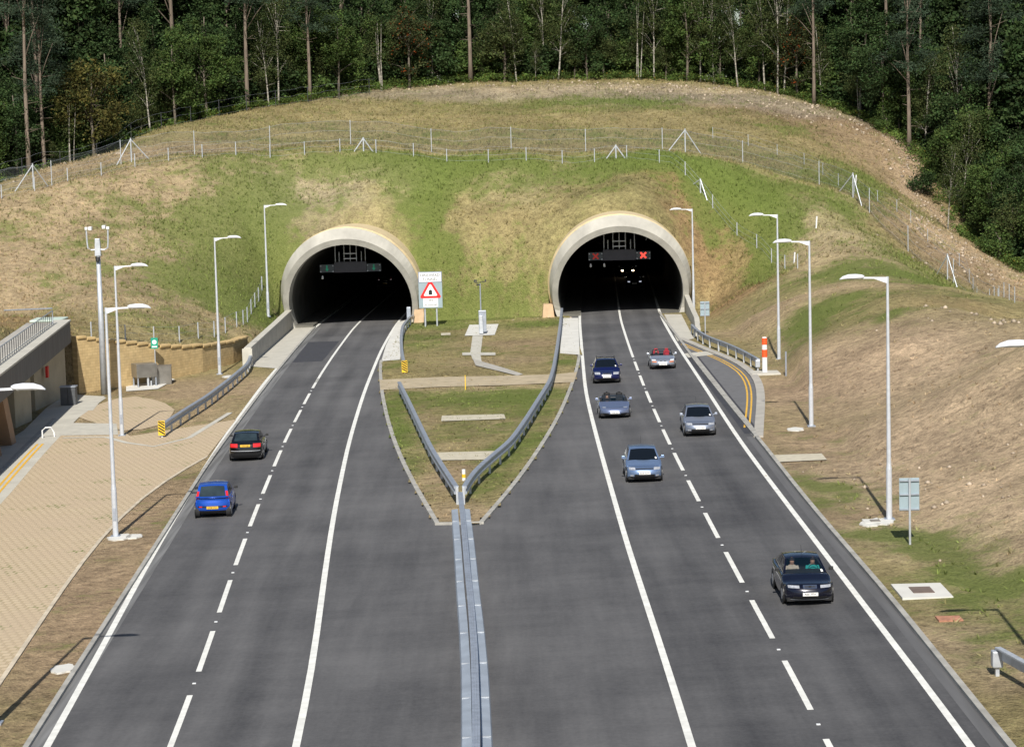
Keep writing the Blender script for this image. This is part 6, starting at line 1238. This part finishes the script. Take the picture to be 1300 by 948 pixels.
n = len(Xs); hgt_ = rng.uniform(.08, .26, n)*(1+.4*np.clip(Gg, 0, 1)); hgt_[isI] *= .4; hgt_[(Ys < 190) & (Xs > 0)] *= .6
V_ = []; a = rng.uniform(0, PI, n)
gcol = np.array([.17, .225, .055]); mixg = np.clip((Gg-.25+rng.normal(0, .22, n))*.8, 0, .85)[:, None]; colr = (Cg*(1-mixg)+gcol*mixg)*rng.uniform(.65, 1.45, (n, 1))
wd = rng.uniform(.05, .13, n)
tri_v = []
for k, ang in enumerate((0, 1.2, 2.3)):
    ax, ay = np.cos(a+ang), np.sin(a+ang); lx, ly = rng.normal(0, .12, n), rng.normal(0, .12, n)
    tri_v.append(np.stack([np.c_[Xs-ax*wd*.5, Ys-ay*wd*.5, Zs-.03], np.c_[Xs+ax*wd*.5, Ys+ay*wd*.5, Zs-.03], np.c_[Xs+lx, Ys+ly, Zs+hgt_]], 1))
V_ = np.stack(tri_v, 1).reshape(-1, 3); Ft = np.arange(len(V_)).reshape(-1, 3)
gm_ = leaf_mat('grass blades', (1, 1, 1), .3); gr = fast_mesh('rough_grass', V_, Ft, gm_, col=np.repeat(colr, 9, axis=0)); tag(gr, 'rough dry and green grass tufts over the slopes and the island', 'grass', kind='stuff')
# loose stones on the bare banks and along the worn track: one uncountable scatter
SV, SF, SC = [], [], []
def stones(px, py, sx_, sy_, nn, big=.22):
    q = hit(px, py)
    if q is None: return
    for _ in range(nn):
        x, y = q.x+random.gauss(0, sx_), q.y+random.gauss(0, sy_); r_ = big*random.random()**2+.05; z = hz(x, y)+r_*.2; b0 = len(SV)
        for ux, uy, uz in ((1, 0, 0), (0, 1, 0), (-1, 0, 0), (0, -1, 0), (0, 0, 1), (0, 0, -1)): SV.append((x+ux*r_*random.uniform(.6, 1.3), y+uy*r_*random.uniform(.6, 1.3), z+uz*r_*random.uniform(.5, .9)))
        c_ = np.array([.46, .38, .29])*random.uniform(.5, 1.25); SC.extend([c_]*6)
        for i in range(4): SF.append((b0+i, b0+(i+1) % 4, b0+4)); SF.append((b0+(i+1) % 4, b0+i, b0+5))
for a_ in ((1152, 190, 1.5, 6, 90), (1160, 225, 1.5, 6, 90), (1172, 262, 1.5, 6, 80), (1200, 300, 2, 5, 90), (1240, 330, 3, 3, 90), (1280, 352, 3, 3, 60), (1100, 165, 6, 3, 120), (1020, 140, 7, 3, 140), (940, 122, 8, 3, 140), (850, 113, 10, 2, 120), (740, 108, 10, 2, 100), (640, 110, 10, 2, 80), (180, 172, 5, 3, 90), (110, 205, 5, 4, 70), (1215, 350, 4, 4, 50), (1290, 405, 3, 4, 50), (640, 408, 3, .6, 40, .15), (1235, 600, 4, 8, 60, .12)): stones(*a_)
so_ = fast_mesh('loose_stones', SV, SF, leaf_mat('stone', (1, 1, 1), 0.0), col=np.array(SC)); tag(so_, 'scattered pale stones and rubble along the bare worn banks by the forest', 'stones', kind='stuff')
# ------------------------------------------------------------------ light and view
w = bpy.data.worlds.new('World'); sc.world = w; w.use_nodes = True; wn = w.node_tree
sky = wn.nodes.new('ShaderNodeTexSky'); sky.sky_type = 'NISHITA'; sky.sun_disc = False; sky.sun_elevation = math.radians(41); sky.sun_rotation = math.radians(182.6); sky.dust_density = 1.0
wn.links.new(sky.outputs[0], wn.nodes['Background'].inputs[0]); wn.nodes['Background'].inputs[1].default_value = .065
s = bpy.data.lights.new('sun', 'SUN'); s.energy = 4.3; s.angle = math.radians(.5); s.color = (1, .95, .86)
so = bpy.data.objects.new('sun', s); COL.objects.link(so); el, azm = math.radians(41), math.radians(2.6)
so.rotation_euler = Vector((math.sin(azm)*math.cos(el), math.cos(azm)*math.cos(el), -math.sin(el))).to_track_quat('-Z', 'Y').to_euler()
sc.view_settings.view_transform = 'Standard'; sc.view_settings.look = 'None'; sc.view_settings.exposure = .4; sc.view_settings.gamma = 1; sc.view_settings.use_curve_mapping = False
sc.cycles.max_bounces = 5; sc.cycles.diffuse_bounces = 2; sc.cycles.transparent_max_bounces = 12
